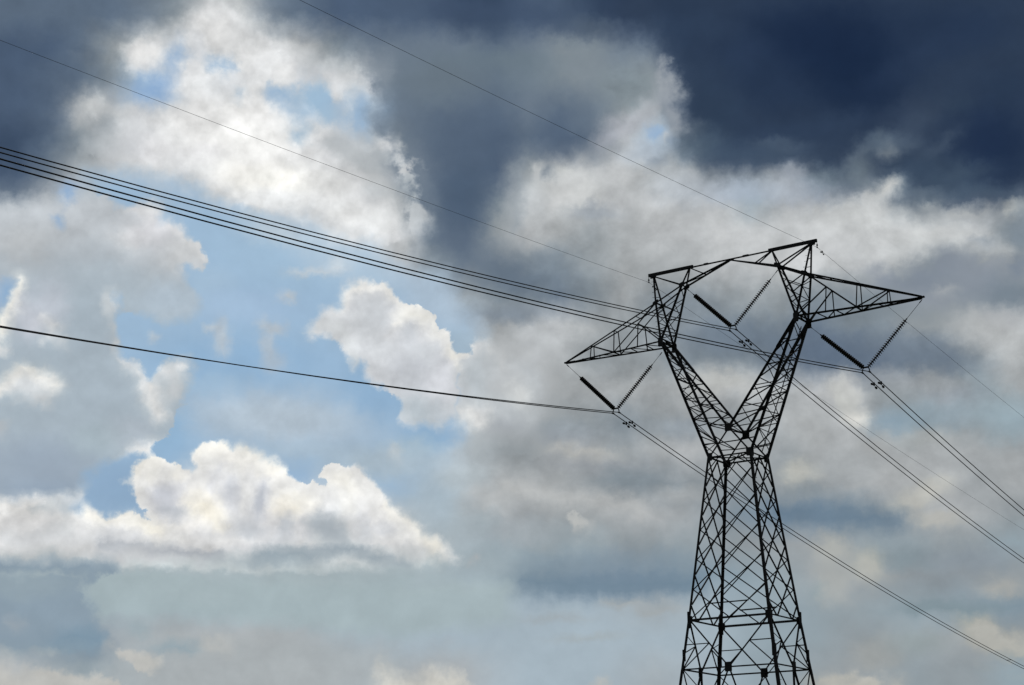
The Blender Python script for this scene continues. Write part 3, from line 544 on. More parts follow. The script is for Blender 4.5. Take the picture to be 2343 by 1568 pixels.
# ================================================================== mesh helpers
def V3(*a): return Vector(a)
class MB:
    """collects shapes and links them as one mesh object"""
    def __init__(self): self.v, self.f, self.smooth = [], [], []
    def add(self, verts, faces, smooth=False):
        o = len(self.v); self.v += [tuple(x) for x in verts]
        self.f += [tuple(i + o for i in f) for f in faces]; self.smooth += [smooth] * len(faces)
    def prism(self, p, q, prof, ref):
        p, q = Vector(p), Vector(q); d = (q - p).normalized(); ref = Vector(ref)
        a = ref - d * ref.dot(d)
        if a.length < 1e-4: a = d.orthogonal()
        a.normalize(); b = d.cross(a); n = len(prof)
        vs = [p + a * x + b * y for x, y in prof] + [q + a * x + b * y for x, y in prof]
        fs = [(i, (i + 1) % n, n + (i + 1) % n, n + i) for i in range(n)] + [tuple(reversed(range(n))), tuple(range(n, 2 * n))]
        self.add(vs, fs)
    def angle(self, p, q, w=0.07, ref=(0, 0, 1), t=None, flip=1):
        """rolled steel angle bar"""
        w = w * 1.12 + 0.008; t = t or max(0.009, w * 0.14); h = w / 2
        pr = [(-h, -h * flip), (h, -h * flip), (h, (-h + t) * flip), (-h + t, (-h + t) * flip), (-h + t, h * flip), (-h, h * flip)]
        if flip < 0: pr = pr[::-1]
        self.prism(p, q, pr, ref)
    def bar(self, p, q, w, h, ref=(0, 0, 1)):
        self.prism(p, q, [(-h / 2, -w / 2), (h / 2, -w / 2), (h / 2, w / 2), (-h / 2, w / 2)], ref)
    def rod(self, p, q, r, n=8): self.tube([p, q], [r, r], n)
    def tube(self, pts, rad, n=8, caps=True):
        pts = [Vector(p) for p in pts]
        if isinstance(rad, (int, float)): rad = [rad] * len(pts)
        vs = []; a = None
        for i, p in enumerate(pts):
            d = (pts[min(i + 1, len(pts) - 1)] - pts[max(i - 1, 0)]).normalized()
            a = d.orthogonal().normalized() if a is None else (a - d * a.dot(d)).normalized()
            b = d.cross(a)
            vs += [p + (a * math.cos(6.28318 * k / n) + b * math.sin(6.28318 * k / n)) * rad[i] for k in range(n)]
        fs = [(i * n + k, i * n + (k + 1) % n, (i + 1) * n + (k + 1) % n, (i + 1) * n + k) for i in range(len(pts) - 1) for k in range(n)]
        self.add(vs, fs, True)
        if caps:
            self.add(vs[:n], [tuple(reversed(range(n)))]); self.add(vs[-n:], [tuple(range(n))])
    def lathe(self, o, axis, prof, n=16):
        """profile [(distance along axis, radius)]"""
        axis = Vector(axis).normalized(); o = Vector(o)
        a = axis.orthogonal().normalized(); b = axis.cross(a)
        vs = []
        for h, r in prof:
            vs += [o + axis * h + (a * math.cos(6.28318 * k / n) + b * math.sin(6.28318 * k / n)) * r for k in range(n)]
        fs = [(i * n + k, i * n + (k + 1) % n, (i + 1) * n + (k + 1) % n, (i + 1) * n + k) for i in range(len(prof) - 1) for k in range(n)]
        fs += [tuple(reversed(range(n))), tuple(range((len(prof) - 1) * n, len(prof) * n))]
        self.add(vs, fs, True)
    def plate(self, c, u, v, t, su, sv, cut=0.25):
        """gusset plate with clipped corners, centre c, in-plane axes u and v"""
        c, u, v = Vector(c), Vector(u).normalized(), Vector(v).normalized(); n = u.cross(v).normalized()
        k = cut; P = [(-1, -1 + k), (-1 + k, -1), (1 - k, -1), (1, -1 + k), (1, 1 - k), (1 - k, 1), (-1 + k, 1), (-1, 1 - k)]
        a = [c + u * x * su / 2 + v * y * sv / 2 - n * t / 2 for x, y in P]; b = [p + n * t for p in a]
        self.add(a + b, [tuple(reversed(range(8))), tuple(range(8, 16))] + [(i, (i + 1) % 8, 8 + (i + 1) % 8, 8 + i) for i in range(8)])
    def build(self, name, mat, parent=None, origin=None):
        me = bpy.data.meshes.new(name)
        o0 = Vector(origin) if origin is not None else Vector((0, 0, 0))
        me.from_pydata([tuple(Vector(v) - o0) for v in self.v], [], self.f)
        me.polygons.foreach_set('use_smooth', self.smooth); me.materials.append(mat); me.update()
        o = bpy.data.objects.new(name, me); COL.objects.link(o)
        o.location = o0
        if parent is not None: o.parent = parent
        return o
def thing(name, label, cat, loc=(0, 0, 0), group=None):
    o = bpy.data.objects.new(name, None); COL.objects.link(o); o.location = loc; o.empty_display_size = 0.3
    return tag(o, label, cat, group)
def tag(o, label, cat, group=None):
    o['label'] = label; o['category'] = cat
    if group: o['group'] = group
    return o
def lerp(a, b, t): return Vector(a) + (Vector(b) - Vector(a)) * t

# ================================================================== ground
R_G = 6000.0; gm = MB(); gv, gf = [], []
rings = [0, 15, 40, 90, 200, 500, 1200, 3000, R_G]; ns = 48
for i, r in enumerate(rings):
    for k in range(ns):
        a = 6.28318 * k / ns; x, y = r * math.cos(a), r * math.sin(a)
        z = 0.0 if r < 150 else 2.5 * mnoise.noise(Vector((x / 700, y / 700, 3.3))) * min(1, (r - 150) / 600)
        gv.append((x, y, z))
for i in range(len(rings) - 1):
    for k in range(ns):
        a, b = i * ns + k, i * ns + (k + 1) % ns
        gf.append((a, b, b + ns, a + ns) if i else (a, b + ns, a + ns))
gm.add(gv, gf, True); gr = gm.build('ground', GRASS); gr['kind'] = 'structure'

# ================================================================== the lattice tower
tw = thing('transmission_tower', 'dark steel lattice transmission tower with forked arms and two pointed crossarms', 'pylon')
def Zt(z): return GZ + z
Z2, Z1, Z0 = Zt(0), Zt(-9.9936), Zt(-12.9276)
W2x, W2y, W1x, W1y, W0x, W0y = 1.4367, 1.1265, 2.6604, 2.0035, 3.0657, 2.2699
ZF = 0.35
WFx = W0x + (W0x - W1x) / (Z1 - Z0) * (Z0 - ZF); WFy = W0y + (W0y - W1y) / (Z1 - Z0) * (Z0 - ZF)
CZ, CY = Zt(1.7133), 1.121
EZ, EX, EY = Zt(8.12), 4.764, 0.840
UZ, UX, UY = Zt(10.90), 5.294, 0.439
IZ, IX, IY = Zt(11.81), 3.40, 0.290
AZp = Zt(12.90); PZ = Zt(12.99); PXt, PXi = 6.02, 2.77
TX, TZ = 12.67, Zt(8.09)
HX, HZ = 5.63, Zt(12.86)
KX = [(-1, -1), (1, -1), (1, 1), (-1, 1)]
def foot(s): return V3(s[0] * WFx, s[1] * WFy, ZF)
def r0(s): return V3(s[0] * W0x, s[1] * W0y, Z0)
def r1(s): return V3(s[0] * W1x, s[1] * W1y, Z1)
def r2(s): return V3(s[0] * W2x, s[1] * W2y, Z2)
def crotch(sy_): return V3(0, sy_ * CY, CZ)
def elbow(s): return V3(s[0] * EX, s[1] * EY, EZ)
def upper(s): return V3(s[0] * UX, s[1] * UY, UZ)
def inner(s): return V3(s[0] * IX, s[1] * IY, IZ)
def tip(sx, sy_=0): return V3(sx * (TX - 0.15), sy_ * 0.05, TZ)

def bolt_mesh():
    b = MB(); b.rod((0, 0, 0), (0, 0, .16), .011, 6); b.rod((0, 0, .16), (0, 0, .178), .021, 6)
    me = bpy.data.meshes.new('step_bolt'); me.from_pydata(b.v, [], b.f); me.materials.append(BOLT); return me
BOLTM = bolt_mesh()
def bolt(parent, p, d):
    o = bpy.data.objects.new('step_bolt', BOLTM); COL.objects.link(o); o.parent = parent
    o.location = Vector(p) - parent.matrix_basis.translation
    o.rotation_mode = 'QUATERNION'; o.rotation_quaternion = Vector(d).to_track_quat('Z', 'Y')
# ---- body
body = MB()
for i in range(4):                                   # horizontal frames
    a, b = KX[i], KX[(i + 1) % 4]
    body.angle(r2(a), r2(b), 0.075)
body.angle(r2((-1, -1)), r2((1, 1)), 0.06); body.angle(r2((1, -1)), r2((-1, 1)) + V3(0, 0, 0.07), 0.06)
body.angle(V3(0, -W2y, Z2), V3(0, W2y, Z2), 0.05)
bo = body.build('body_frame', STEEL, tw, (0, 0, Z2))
def grp(o, mb, name, mat=STEEL, origin=(0, 0, 0)):
    c = mb.build(name, mat, o, Vector(origin)); c.location = Vector(origin) - o.matrix_basis.translation; return c
for rr, wa, wb in ((r1, .105, .07), (r0, .07, .07)):
    Fm = MB()
    for i in range(4): Fm.angle(rr(KX[i]), rr(KX[(i + 1) % 4]), wa if i % 2 == 0 else wb)
    grp(bo, Fm, 'horizontal_frame', origin=(0, 0, rr(KX[0]).z))
for s in KX:                                          # the four legs
    L = MB(); inw = V3(-s[0], 0, 0); fl = 1 if s[0] * s[1] > 0 else -1
    L.angle(foot(s), r0(s), 0.15, inw, flip=fl); L.angle(r0(s), r1(s), 0.14, inw, flip=fl); L.angle(r1(s), r2(s), 0.125, inw, flip=fl)
    L.angle(r1(s) + V3(0, 0, -0.5), r1(s) + V3(0, 0, 0.5), 0.165, inw, flip=fl)
    mid = lerp(r0(s), r1(s), 0.28); L.angle(mid + V3(0, 0, -0.35), mid + V3(0, 0, 0.35), 0.175, inw, flip=fl)
    grp(bo, L, 'leg', origin=foot(s))
    F = MB(); f = foot(s); F.lathe((f.x, f.y, -0.4), (0, 0, 1), [(0, 0.5), (0.72, 0.5), (0.76, 0.46)], 24)
    grp(bo, F, 'footing', CONC, origin=(f.x, f.y, 0))
def face_pts(i, idx):
    """two leg points of face i at lattice index idx (0 waist ... 5.5 ring)"""
    a, b = KX[i], KX[(i + 1) % 4]; t = idx / 5.5
    return lerp(r2(a), r2(b) if False else r1(a), t), lerp(r2(b), r1(b), t)
for i in range(4):
    P = MB(); nrm_ = [(0, -1, 0), (1, 0, 0), (0, 1, 0), (-1, 0, 0)][i]; nv = Vector(nrm_)
    shift = 0.5 if i % 2 == 0 else 0.0
    k = shift - 2
    while k < 5.5:
        i0, i1 = k, k + 2; t0, t1 = 0.0, 1.0
        if i0 < 0: t0 = (0 - i0) / 2; i0 = 0
        if i1 > 5.5: t1 = 1 - (i1 - 5.5) / 2; i1 = 5.5
        if t1 - t0 > 0.05 and i1 > i0:
            for rev in (0, 1):
                la, lb = face_pts(i, i0), face_pts(i, i1)
                if rev: la, lb = la[::-1], lb[::-1]
                p, q = lerp(la[0], la[1], t0), lerp(lb[0], lb[1], t1)
                P.angle(p + nv * (0.03 if rev else -0.03), q + nv * (0.03 if rev else -0.03), 0.056, nrm_)
        k += 1
    if i % 2 == 0:
        a, b = face_pts(i, 5.0); P.angle(lerp(a, b, 0.25), lerp(a, b, 0.75), 0.06)
    grp(bo, P, 'bracing_panel', origin=(nv.x * 2, nv.y * 2, (Z1 + Z2) / 2))
    # K panel between the two big frames, and the legs' K panel below it
    Kp = MB(); a, b = KX[i], KX[(i + 1) % 4]; mid = (r0(a) + r0(b)) / 2
    for s in (a, b):
        top, cor = r1(s), r0(s); m_ = lerp(top, mid, 0.5); legm = lerp(top, cor, 0.5)
        Kp.angle(top, mid, 0.075 if i % 2 == 0 else 0.065, nrm_)
        if i % 2 == 0:
            Kp.angle(m_, legm, 0.045, nrm_); Kp.angle(m_, cor, 0.055, nrm_)
        else:
            Kp.angle(m_, lerp(top, cor, 0.34), 0.04, nrm_); Kp.angle(m_, lerp(top, cor, 0.66), 0.04, nrm_); Kp.angle(m_, cor, 0.045, nrm_)
    grp(bo, Kp, 'bracing_panel', origin=mid)
    Lp = MB()
    for s in (a, b):
        ft, cor = foot(s), r0(s); Lp.angle(mid, ft, 0.085, nrm_)
        for q in range(5):
            t0, t1 = q / 5, (q + 1) / 5
            Lp.angle(lerp(cor, ft, t0), lerp(mid, ft, t1 * 0.98), 0.045, nrm_)
            if q < 4: Lp.angle(lerp(cor, ft, t1), lerp(mid, ft, t1), 0.045, nrm_)
    grp(bo, Lp, 'bracing_panel', origin=mid + V3(0, 0, -3))
    G = MB(); u_ = (r0(b) - r0(a)).normalized(); G.plate(mid + nv * 0.05, u_, (0, 0, 1), 0.03, 0.46, 0.56 if i % 2 == 0 else 0.6, 0.12)
    grp(bo, G, 'gusset_plate', origin=mid)
for s in KX:                                          # corner gussets at the frames
    for base_, w_, h_, nm in ((r1(s), 0.30, 0.46, 0), (r2(s), 0.34, 0.50, 1)):
        G = MB(); nx, ny = V3(-s[0], 0, 0), V3(0, -s[1], 0)
        G.plate(base_ + nx * w_ * 0.3 + V3(0, s[1] * 0.07, 0), (1, 0, 0), (0, 0, 1), 0.02, w_, h_, 0.3)
        G.plate(base_ + ny * w_ * 0.3 + V3(s[0] * 0.07, 0, 0), (0, 1, 0), (0, 0, 1), 0.02, w_, h_, 0.3)
        grp(bo, G, 'gusset_plate', origin=base_)
# step bolts up the near right leg
s = (1, -1); n_ = 0; z = 9.0
def leg_at(s, z):
    for a, b in ((foot(s), r0(s)), (r0(s), r1(s)), (r1(s), r2(s))):
        if a.z <= z <= b.z: return lerp(a, b, (z - a.z) / (b.z - a.z))
while z < Z2 - 0.2:
    p = leg_at(s, z); d = V3(0.17, 0, 0) if n_ % 2 else V3(0, -0.17, 0); p = p + V3(0.06, -0.06, 0)
    bolt(bo, p, d); z += 0.38; n_ += 1

# ---- throat between the waist and the crotch
th = MB()
for sy_ in (-1, 1):
    c = crotch(sy_)
    for sx in (-1, 1):
        w = r2((sx, sy_)); th.angle(c, w, 0.085, (0, sy_, 0))
        m_ = lerp(c, w, 0.52)
        ch = lerp(r2((sx, sy_)), elbow((sx, sy_)), 0.11); th.angle(m_, ch, 0.045, (0, sy_, 0))
        th.angle(m_, lerp(r2((sx, sy_)), elbow((sx, sy_)), 0.235), 0.05, (0, sy_, 0))
        th.angle(m_, V3(0, sy_ * lerp((0, W2y, 0), (0, CY, 0), 0.5).y, (Z2 + CZ) / 2 - 0.05) if False else lerp(c, r2((-sx, sy_)), 0.52), 0.045)
    th.angle(lerp(crotch(sy_), r2((-1, sy_)), 0.52), lerp(crotch(-sy_), r2((-1, -sy_)), 0.52) if sy_ < 0 else lerp(crotch(sy_), r2((1, sy_)), 0.52), 0.045)
th.angle(crotch(-1), crotch(1), 0.085)
tho = th.build('throat_frame', STEEL, tw, (0, 0, (Z2 + CZ) / 2))
for sy_ in (-1, 1):
    G = MB(); c = crotch(sy_); G.plate(c + V3(0, sy_ * 0.05, 0), (1, 0, 0), (0, 0, 1), 0.03, 0.48, 0.50, 0.12); grp(tho, G, 'gusset_plate', origin=c)

def zigzag(mb, a0, a1, b0, b1, n, w, nrm_, start=0, horiz=True, hw=None, t0=0.0, t1=1.0):
    """truss web between chord a (a0..a1) and chord b (b0..b1)"""
    for k in range(n):
        ta, tb, tc_ = t0 + (t1 - t0) * k / n, t0 + (t1 - t0) * (k + 0.5) / n, t0 + (t1 - t0) * (k + 1) / n
        A = lambda t: lerp(a0, a1, t)
        B = lambda t: lerp(b0, b1, t)
        if start: A, B = B, A
        mb.angle(A(ta), B(tb), w, nrm_); mb.angle(B(tb), A(tc_), w, nrm_)
        if horiz: mb.angle(A(tb), B(tb), hw or w * 0.85, nrm_)
# ---- forked arms
for sx in (-1, 1):
    cm = lerp(V3(sx * W2x, 0, Z2), V3(sx * EX, 0, EZ), 0.5)
    A = MB()
    A.angle(elbow((sx, -1)), elbow((sx, 1)), 0.13); A.angle(elbow((sx, -1)) + V3(0, 0, .2), elbow((sx, 1)) + V3(0, 0, .2), 0.09)
    A.angle(elbow((sx, -1)) + V3(0, 0, .3), elbow((sx, 1)) + V3(0, 0, -.15), 0.06)
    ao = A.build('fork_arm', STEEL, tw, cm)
    for sy_ in (-1, 1):
        C = MB(); C.angle(r2((sx, sy_)), elbow((sx, sy_)), 0.115, (0, sy_, 0)); grp(ao, C, 'outer_chord', origin=lerp(r2((sx, sy_)), elbow((sx, sy_)), .5))
        C = MB(); C.angle(crotch(sy_), elbow((sx, sy_)), 0.10, (0, sy_, 0))
        C.angle(lerp(crotch(sy_), elbow((sx, sy_)), .72), elbow((sx, sy_)), 0.13, (0, sy_, 0))
        grp(ao, C, 'inner_chord', origin=lerp(crotch(sy_), elbow((sx, sy_)), .5))
        P = MB(); o0 = r2((sx, sy_)); e_ = elbow((sx, sy_)); o_lo = lerp(o0, e_, 0.235)
        zigzag(P, crotch(sy_), e_, o_lo, e_, 4, 0.05, (0, sy_, 0), 0, True, 0.045, 0.0, 0.90)
        grp(ao, P, 'bracing_panel', origin=lerp(crotch(sy_), e_, .4) + V3(sx * .4, 0, 0))
        G = MB(); G.plate(e_ + V3(0, sy_ * 0.06, -0.08), (1, 0, 0), (0, 0, 1), 0.03, 0.36, 0.62, 0.3); grp(ao, G, 'gusset_plate', origin=e_)
    P = MB(); zigzag(P, r2((sx, -1)), elbow((sx, -1)), r2((sx, 1)), elbow((sx, 1)), 6, 0.048, (sx, 0, 0), sx < 0, False, None, 0.02, 0.97)
    zigzag(P, r2((sx, -1)), elbow((sx, -1)), r2((sx, 1)), elbow((sx, 1)), 3, 0.04, (sx, 0, 0), sx > 0, True, 0.04, 0.05, 0.80)
    grp(ao, P, 'bracing_panel', origin=cm + V3(sx * .6, 0, 0))
    P = MB(); zigzag(P, crotch(-1), elbow((sx, -1)), crotch(1), elbow((sx, 1)), 5, 0.045, (-sx, 0, 0), sx < 0, False, None, 0.0, 0.95)
    grp(ao, P, 'bracing_panel', origin=cm - V3(sx * .6, 0, 0))
    k = 0; rail = [lerp(lerp(r2((sx, -1)), r2((sx, 1)), .62 if sx > 0 else .1), lerp(elbow((sx, -1)), elbow((sx, 1)), .62 if sx > 0 else .1), t) for t in (0.03, 0.95)]
    if sx > 0: RL = MB(); RL.angle(rail[0], rail[1], 0.05, (sx, 0, 0)); grp(ao, RL, 'climbing_rail', origin=rail[0])
    while k < 22:
        p = lerp(rail[0], rail[1], (k + 0.5) / 22); d = V3(0.10, -0.12, 0) if k % 2 else V3(-0.13, 0.02, 0)
        bolt(ao, p, d); k += 1
# ---- horns above the elbows, with the earth wire beam
for sx in (-1, 1):
    H = MB()
    hp = V3(sx * HX, 0, HZ)
    for sy_ in (-1, 1):
        e_, u_, i_ = elbow((sx, sy_)), upper((sx, sy_)), inner((sx, sy_))
        H.angle(e_, u_, 0.085, (0, sy_, 0)); H.angle(u_, hp + V3(0, sy_ * .04, 0), 0.07, (0, sy_, 0))
        H.angle(e_, i_, 0.09, (0, sy_, 0)); H.angle(i_, V3(sx * (PXi + 0.2), sy_ * .04, PZ - 0.1), 0.06, (0, sy_, 0))
        H.angle(i_, u_, 0.085, (0, sy_, 0)); H.angle(i_, hp + V3(0, sy_ * .05, 0), 0.06, (0, sy_, 0))
    ho = H.build('horn_frame', STEEL, tw, (sx * 4.5, 0, UZ))
    for sy_ in (-1, 1):
        P = MB(); e_, u_, i_ = elbow((sx, sy_)), upper((sx, sy_)), inner((sx, sy_)); n3 = (0, sy_, 0)
        P.angle(lerp(e_, i_, .56), u_, 0.045, n3); P.angle(lerp(e_, i_, .56), lerp(e_, u_, .47), 0.04, n3)
        P.angle(lerp(e_, i_, .26), lerp(e_, u_, .47), 0.04, n3); P.angle(lerp(e_, i_, .26), lerp(e_, u_, .15), 0.035, n3)
        P.angle(lerp(e_, i_, .74), lerp(e_, u_, .72), 0.035, n3)
        grp(ho, P, 'bracing_panel', origin=lerp(e_, i_, .5))
        G = MB(); G.plate(i_ + V3(0, sy_ * .05, 0), (1, 0, -0.3 * sx), (0, 0, 1), 0.03, 0.42, 0.30, 0.3); grp(ho, G, 'gusset_plate', origin=i_)
        G = MB(); G.plate(u_ + V3(0, sy_ * .05, 0), (1, 0, -0.4 * sx), (0, 0, 1), 0.03, 0.44, 0.24, 0.3); grp(ho, G, 'gusset_plate', origin=u_)
    P = MB(); zigzag(P, elbow((sx, -1)), inner((sx, -1)), elbow((sx, 1)), inner((sx, 1)), 3, 0.04, (sx, 0, 0), 0, False, None, .05, .95)
    grp(ho, P, 'bracing_panel', origin=lerp(elbow((sx, 0)), inner((sx, 0)), .5))
    P = MB(); zigzag(P, elbow((sx, -1)), upper((sx, -1)), elbow((sx, 1)), upper((sx, 1)), 2, 0.04, (sx, 0, 0), 1, False, None, .1, .9)
    grp(ho, P, 'bracing_panel', origin=upper((sx, 0)))
    for t in (.18, .45, .7):
        P = MB(); P.angle(lerp(upper((sx, -1)), hp, t), lerp(upper((sx, 1)), hp, t + .12 if t < .5 else t), .03); grp(ho, P, 'cross_tie', origin=lerp(upper((sx, -1)), hp, t))
    Bm = MB(); Bm.bar(V3(sx * PXt, 0, PZ), V3(sx * (PXi - 0.06), 0, PZ), 0.14, 0.20); Bm.bar(V3(sx * (HX + .25), 0, PZ - .15), V3(sx * (HX - .15), 0, PZ - .15), 0.10, 0.16)
    grp(ho, Bm, 'earth_wire_beam', origin=(sx * 4.4, 0, PZ))
    for q in range(9):
        p = lerp(elbow((sx, -1)), upper((sx, -1)), q / 8) if q < 5 else lerp(upper((sx, -1)), hp, (q - 4) / 5)
        d = V3(-0.12, -.03, 0); bolt(ho, p, d)
# ---- bridge between the horns
Bg = MB()
Bg.angle(V3(-PXi, 0, PZ - .02), V3(PXi, 0, PZ - .02), 0.085)
Bg.bar(V3(-.25, 0, AZp), V3(.25, 0, AZp), 0.05, .14); Bg.bar(V3(.9, 0, PZ - .02), V3(1.3, 0, PZ - .02), .12, .11); Bg.bar(V3(-1.9, 0, PZ - .02), V3(-1.6, 0, PZ - .02), .12, .11)
for sx in (-1, 1):
    for sy_ in (-1, 1):
        i_ = inner((sx, sy_)); ap = V3(sx * .08, sy_ * .04, AZp - .03)
        Bg.angle(i_, ap, 0.075, (0, sy_, 0)); Bg.angle(lerp(i_, ap, .47), V3(sx * (PXi + .1), sy_ * .03, PZ - .1), 0.05, (0, sy_, 0))
    Bg.angle(lerp(inner((sx, -1)), V3(0, 0, AZp), .47), lerp(inner((sx, 1)), V3(0, 0, AZp), .47), 0.055)
    Bg.angle(inner((sx, -1)), lerp(inner((sx, 1)), V3(0, 0, AZp), .47), 0.04); Bg.angle(inner((sx, -1)), inner((sx, 1)), .08)
Bg.build('bridge_truss', STEEL, tw, (0, 0, AZp))
# ---- crossarms
for sx in (-1, 1):
    X = MB()
    X.angle(upper((sx, -1)), upper((sx, 1)), 0.08); X.bar(tip(sx) - V3(sx * .25, 0, 0), tip(sx) + V3(sx * .15, 0, 0.02), .13, .10)
    X.bar(tip(sx) - V3(sx * .7, 0, .0), tip(sx) - V3(sx * .1, 0, 0), .16, .09)
    B1 = [lerp(elbow((sx, q)), tip(sx, q), .487) for q in (-1, 1)]; X.angle(B1[0], B1[1], .075)
    xo = X.build('crossarm', STEEL, tw, (sx * 8.5, 0, EZ + .5))
    for sy_ in (-1, 1):
        e_, u_, t_ = elbow((sx, sy_)), upper((sx, sy_)), tip(sx, sy_); b1 = lerp(e_, t_, .487); n3 = (0, sy_, 0)
        C = MB(); C.angle(u_, t_ + V3(0, 0, .05), 0.075, n3); grp(xo, C, 'top_chord', origin=lerp(u_, t_, .5))
        C = MB(); C.angle(e_, t_ - V3(0, 0, .04), 0.085, n3); grp(xo, C, 'bottom_chord', origin=lerp(e_, t_, .5))
        P = MB(); P.angle(u_, b1, 0.065, n3); dm = lerp(u_, b1, .42)
        P.angle(lerp(e_, t_, .24), dm, .04, n3); P.angle(e_, dm, .055, n3); P.angle(b1, lerp(u_, t_, .457), .04, n3)
        P.angle(b1, lerp(u_, t_, .713), .05, n3); P.angle(lerp(e_, t_, .736), lerp(u_, t_, .713), .035, n3)
        grp(xo, P, 'bracing_panel', origin=dm)
    F_ = MB(); el_, er_ = lambda t: lerp(elbow((sx, -1)), tip(sx, -1), t), lambda t: lerp(elbow((sx, 1)), tip(sx, 1), t)
    seq = [(0, .487), (1, .327), (0, .318), (1, .18), (0, .164), (1, .02)]
    for (a, ta), (b, tb) in zip(seq[:-1], seq[1:]): F_.angle((el_, er_)[a](ta), (el_, er_)[b](tb), .04)
    grp(xo, F_, 'bottom_lacing', origin=el_(.3)); F_ = MB()
    seq = [(1, .487), (0, .64), (1, .68), (0, .82), (1, .86)]
    for (a, ta), (b, tb) in zip(seq[:-1], seq[1:]): F_.angle((el_, er_)[a](ta), (el_, er_)[b](tb), .035)
    grp(xo, F_, 'bottom_lacing', origin=el_(.8))
    T_ = MB(); a_, b_ = lambda t: lerp(upper((sx, -1)), tip(sx, -1), t), lambda t: lerp(upper((sx, 1)), tip(sx, 1), t)
    T_.angle(a_(.22), b_(.22), .04); T_.angle(a_(.0), b_(.22), .035); grp(xo, T_, 'cross_tie', origin=a_(.2))
    for tt in (.455, .71): T_ = MB(); T_.angle(a_(tt), b_(tt), .05); grp(xo, T_, 'cross_tie', origin=a_(tt))
    Wt = MB(); d1 = [lerp(upper((sx, q)), lerp(elbow((sx, q)), tip(sx, q), .487), .42) for q in (-1, 1)]; Wt.angle(d1[0], d1[1], .035)
    grp(xo, Wt, 'cross_tie', origin=d1[0])

# ================================================================== insulator strings
def disc_mesh():
    b = MB(); b.lathe((0, 0, 0), (0, 0, 1), [(0, 0.012), (0.012, 0.03), (0.03, 0.05), (0.034, 0.146), (0.045, 0.160), (0.060, 0.152), (0.078, 0.096), (0.092, 0.058), (0.13, 0.052), (0.144, 0.03), (0.146, 0.012)], 14)
    me = bpy.data.meshes.new('insulator_disc'); me.from_pydata(b.v, [], b.f); me.polygons.foreach_set('use_smooth', b.smooth); me.materials.append(GLASS); return me
DISC = disc_mesh()
SX = 8.7252; SZ = Zt(4.1017); SZM = Zt(8.2277); SUB = 0.2286
def v_string(px, pz, left, right, label):
    t = thing('insulator_assembly', label, 'insulator', (px, 0, pz), 'V-shaped insulator strings under the crossarms')
    loc = V3(px, 0, pz)
    for side, att in ((-1, left), (1, right)):
        low = V3(px + side * 0.15, 0, pz + 0.30); att = Vector(att); d = (att - low).normalized(); Ltot = (att - low).length
        R_ = MB(); R_.rod(low - loc, low - loc + d * 0.06, 0.03); q0 = 0.05; n = 24; pitch = 0.146
        top = low + d * (q0 + n * pitch)
        R_.rod(top - loc, att - loc, 0.014); R_.rod(att - d * .22 - loc, att - loc, 0.03); R_.lathe(top - loc, d, [(0, .03), (.08, .045), (.14, .02)], 8)
        st = R_.build('insulator_string', BOLT, t)
        rot = d.to_track_quat('Z', 'Y')
        for k in range(n):
            o = bpy.data.objects.new('insulator_disc', DISC); COL.objects.link(o); o.parent = st
            o.location = low - loc + d * (q0 + k * pitch); o.rotation_mode = 'QUATERNION'; o.rotation_quaternion = rot
    Y = MB(); arc = [V3(-SUB, 0, .08)] + [V3(math.cos(a) * SUB * .96, 0, .12 + math.sin(a) * .20) for a in np.linspace(math.pi, 0, 11)] + [V3(SUB, 0, .08)]
    Y.tube(arc, 0.035, 8); Y.bar(V3(-.2, 0, .30), V3(.2, 0, .30), .03, .10); Y.build('yoke_plate', BOLT, t)
    for side in (-1, 1):
        K = MB(); K.tube([V3(side * SUB, y, -.01 - y * y * .35) for y in (-.24, -.14, -.05, .05, .14, .24)], [.022, .04, .055, .055, .04, .022], 8)
        K.rod(V3(side * SUB, 0, 0), V3(side * SUB, 0, .10), .028); K.build('suspension_clamp', BOLT, t)
    return t
v_string(-SX, SZ, (-12.50, 0, Zt(7.96)), (-5.18, 0, Zt(7.62)), 'V-shaped insulator under the left crossarm, lowest of the three on the tower')
v_string(0, SZM, (-3.21, 0, Zt(11.57)), (3.28, 0, Zt(11.59)), 'V-shaped insulator hanging between the two forked arms under the bridge')
v_string(SX, SZ, (5.24, 0, Zt(7.56)), (12.49, 0, Zt(7.93)), 'V-shaped insulator under the right crossarm, reaching to its tip')

# ================================================================== wires
AL, AR, BL, BR = -0.15447, -0.17791, 0.0005, 0.00057
GAL, GAR, GBL, GBR = -0.08297, -0.09837, 0.00022, 0.00021
SPAN = 310.0
def wire_z(z0, y, gw=False, lift=0.0):
    a, b = ((GAL, GBL) if y < 0 else (GAR, GBR)) if gw else ((AL, BL) if y < 0 else (AR, BR))
    return z0 + a * abs(y) + b * y * y + (lift * abs(y) if y < 0 else 0)
ys = [0, .3, .8, 2, 4, 7, 10, 14, 18, 22, 26, 30, 35, 40, 45, 50, 55, 60, 65, 70, 76, 82, 90, 100, 112, 125, 140, 155, 172, 190, 210, 235, 260, 285, SPAN]
ys = sorted({-y for y in ys} | set(ys))
def cable(name, x, z0, r, label, cat, group, gw=False, lift=0.0):
    w = MB(); w.tube([V3(x, y, wire_z(z0, y, gw, lift)) for y in ys], r, 8)
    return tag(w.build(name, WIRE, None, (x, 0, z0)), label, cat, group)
GC = 'twin power conductors clamped to the insulators'
LFT = 0.0036
cable('power_line', -SX - SUB, SZ, 0.028, 'outer wire of the twin conductor under the left crossarm, farther from the tower body', 'cable', GC, False, LFT)
cable('power_line', -SX + SUB, SZ, 0.028, 'inner wire of the twin conductor under the left crossarm, nearer the tower body', 'cable', GC)
cable('power_line', -SUB, SZM, 0.028, 'left wire of the twin conductor passing through the tower window', 'cable', GC)
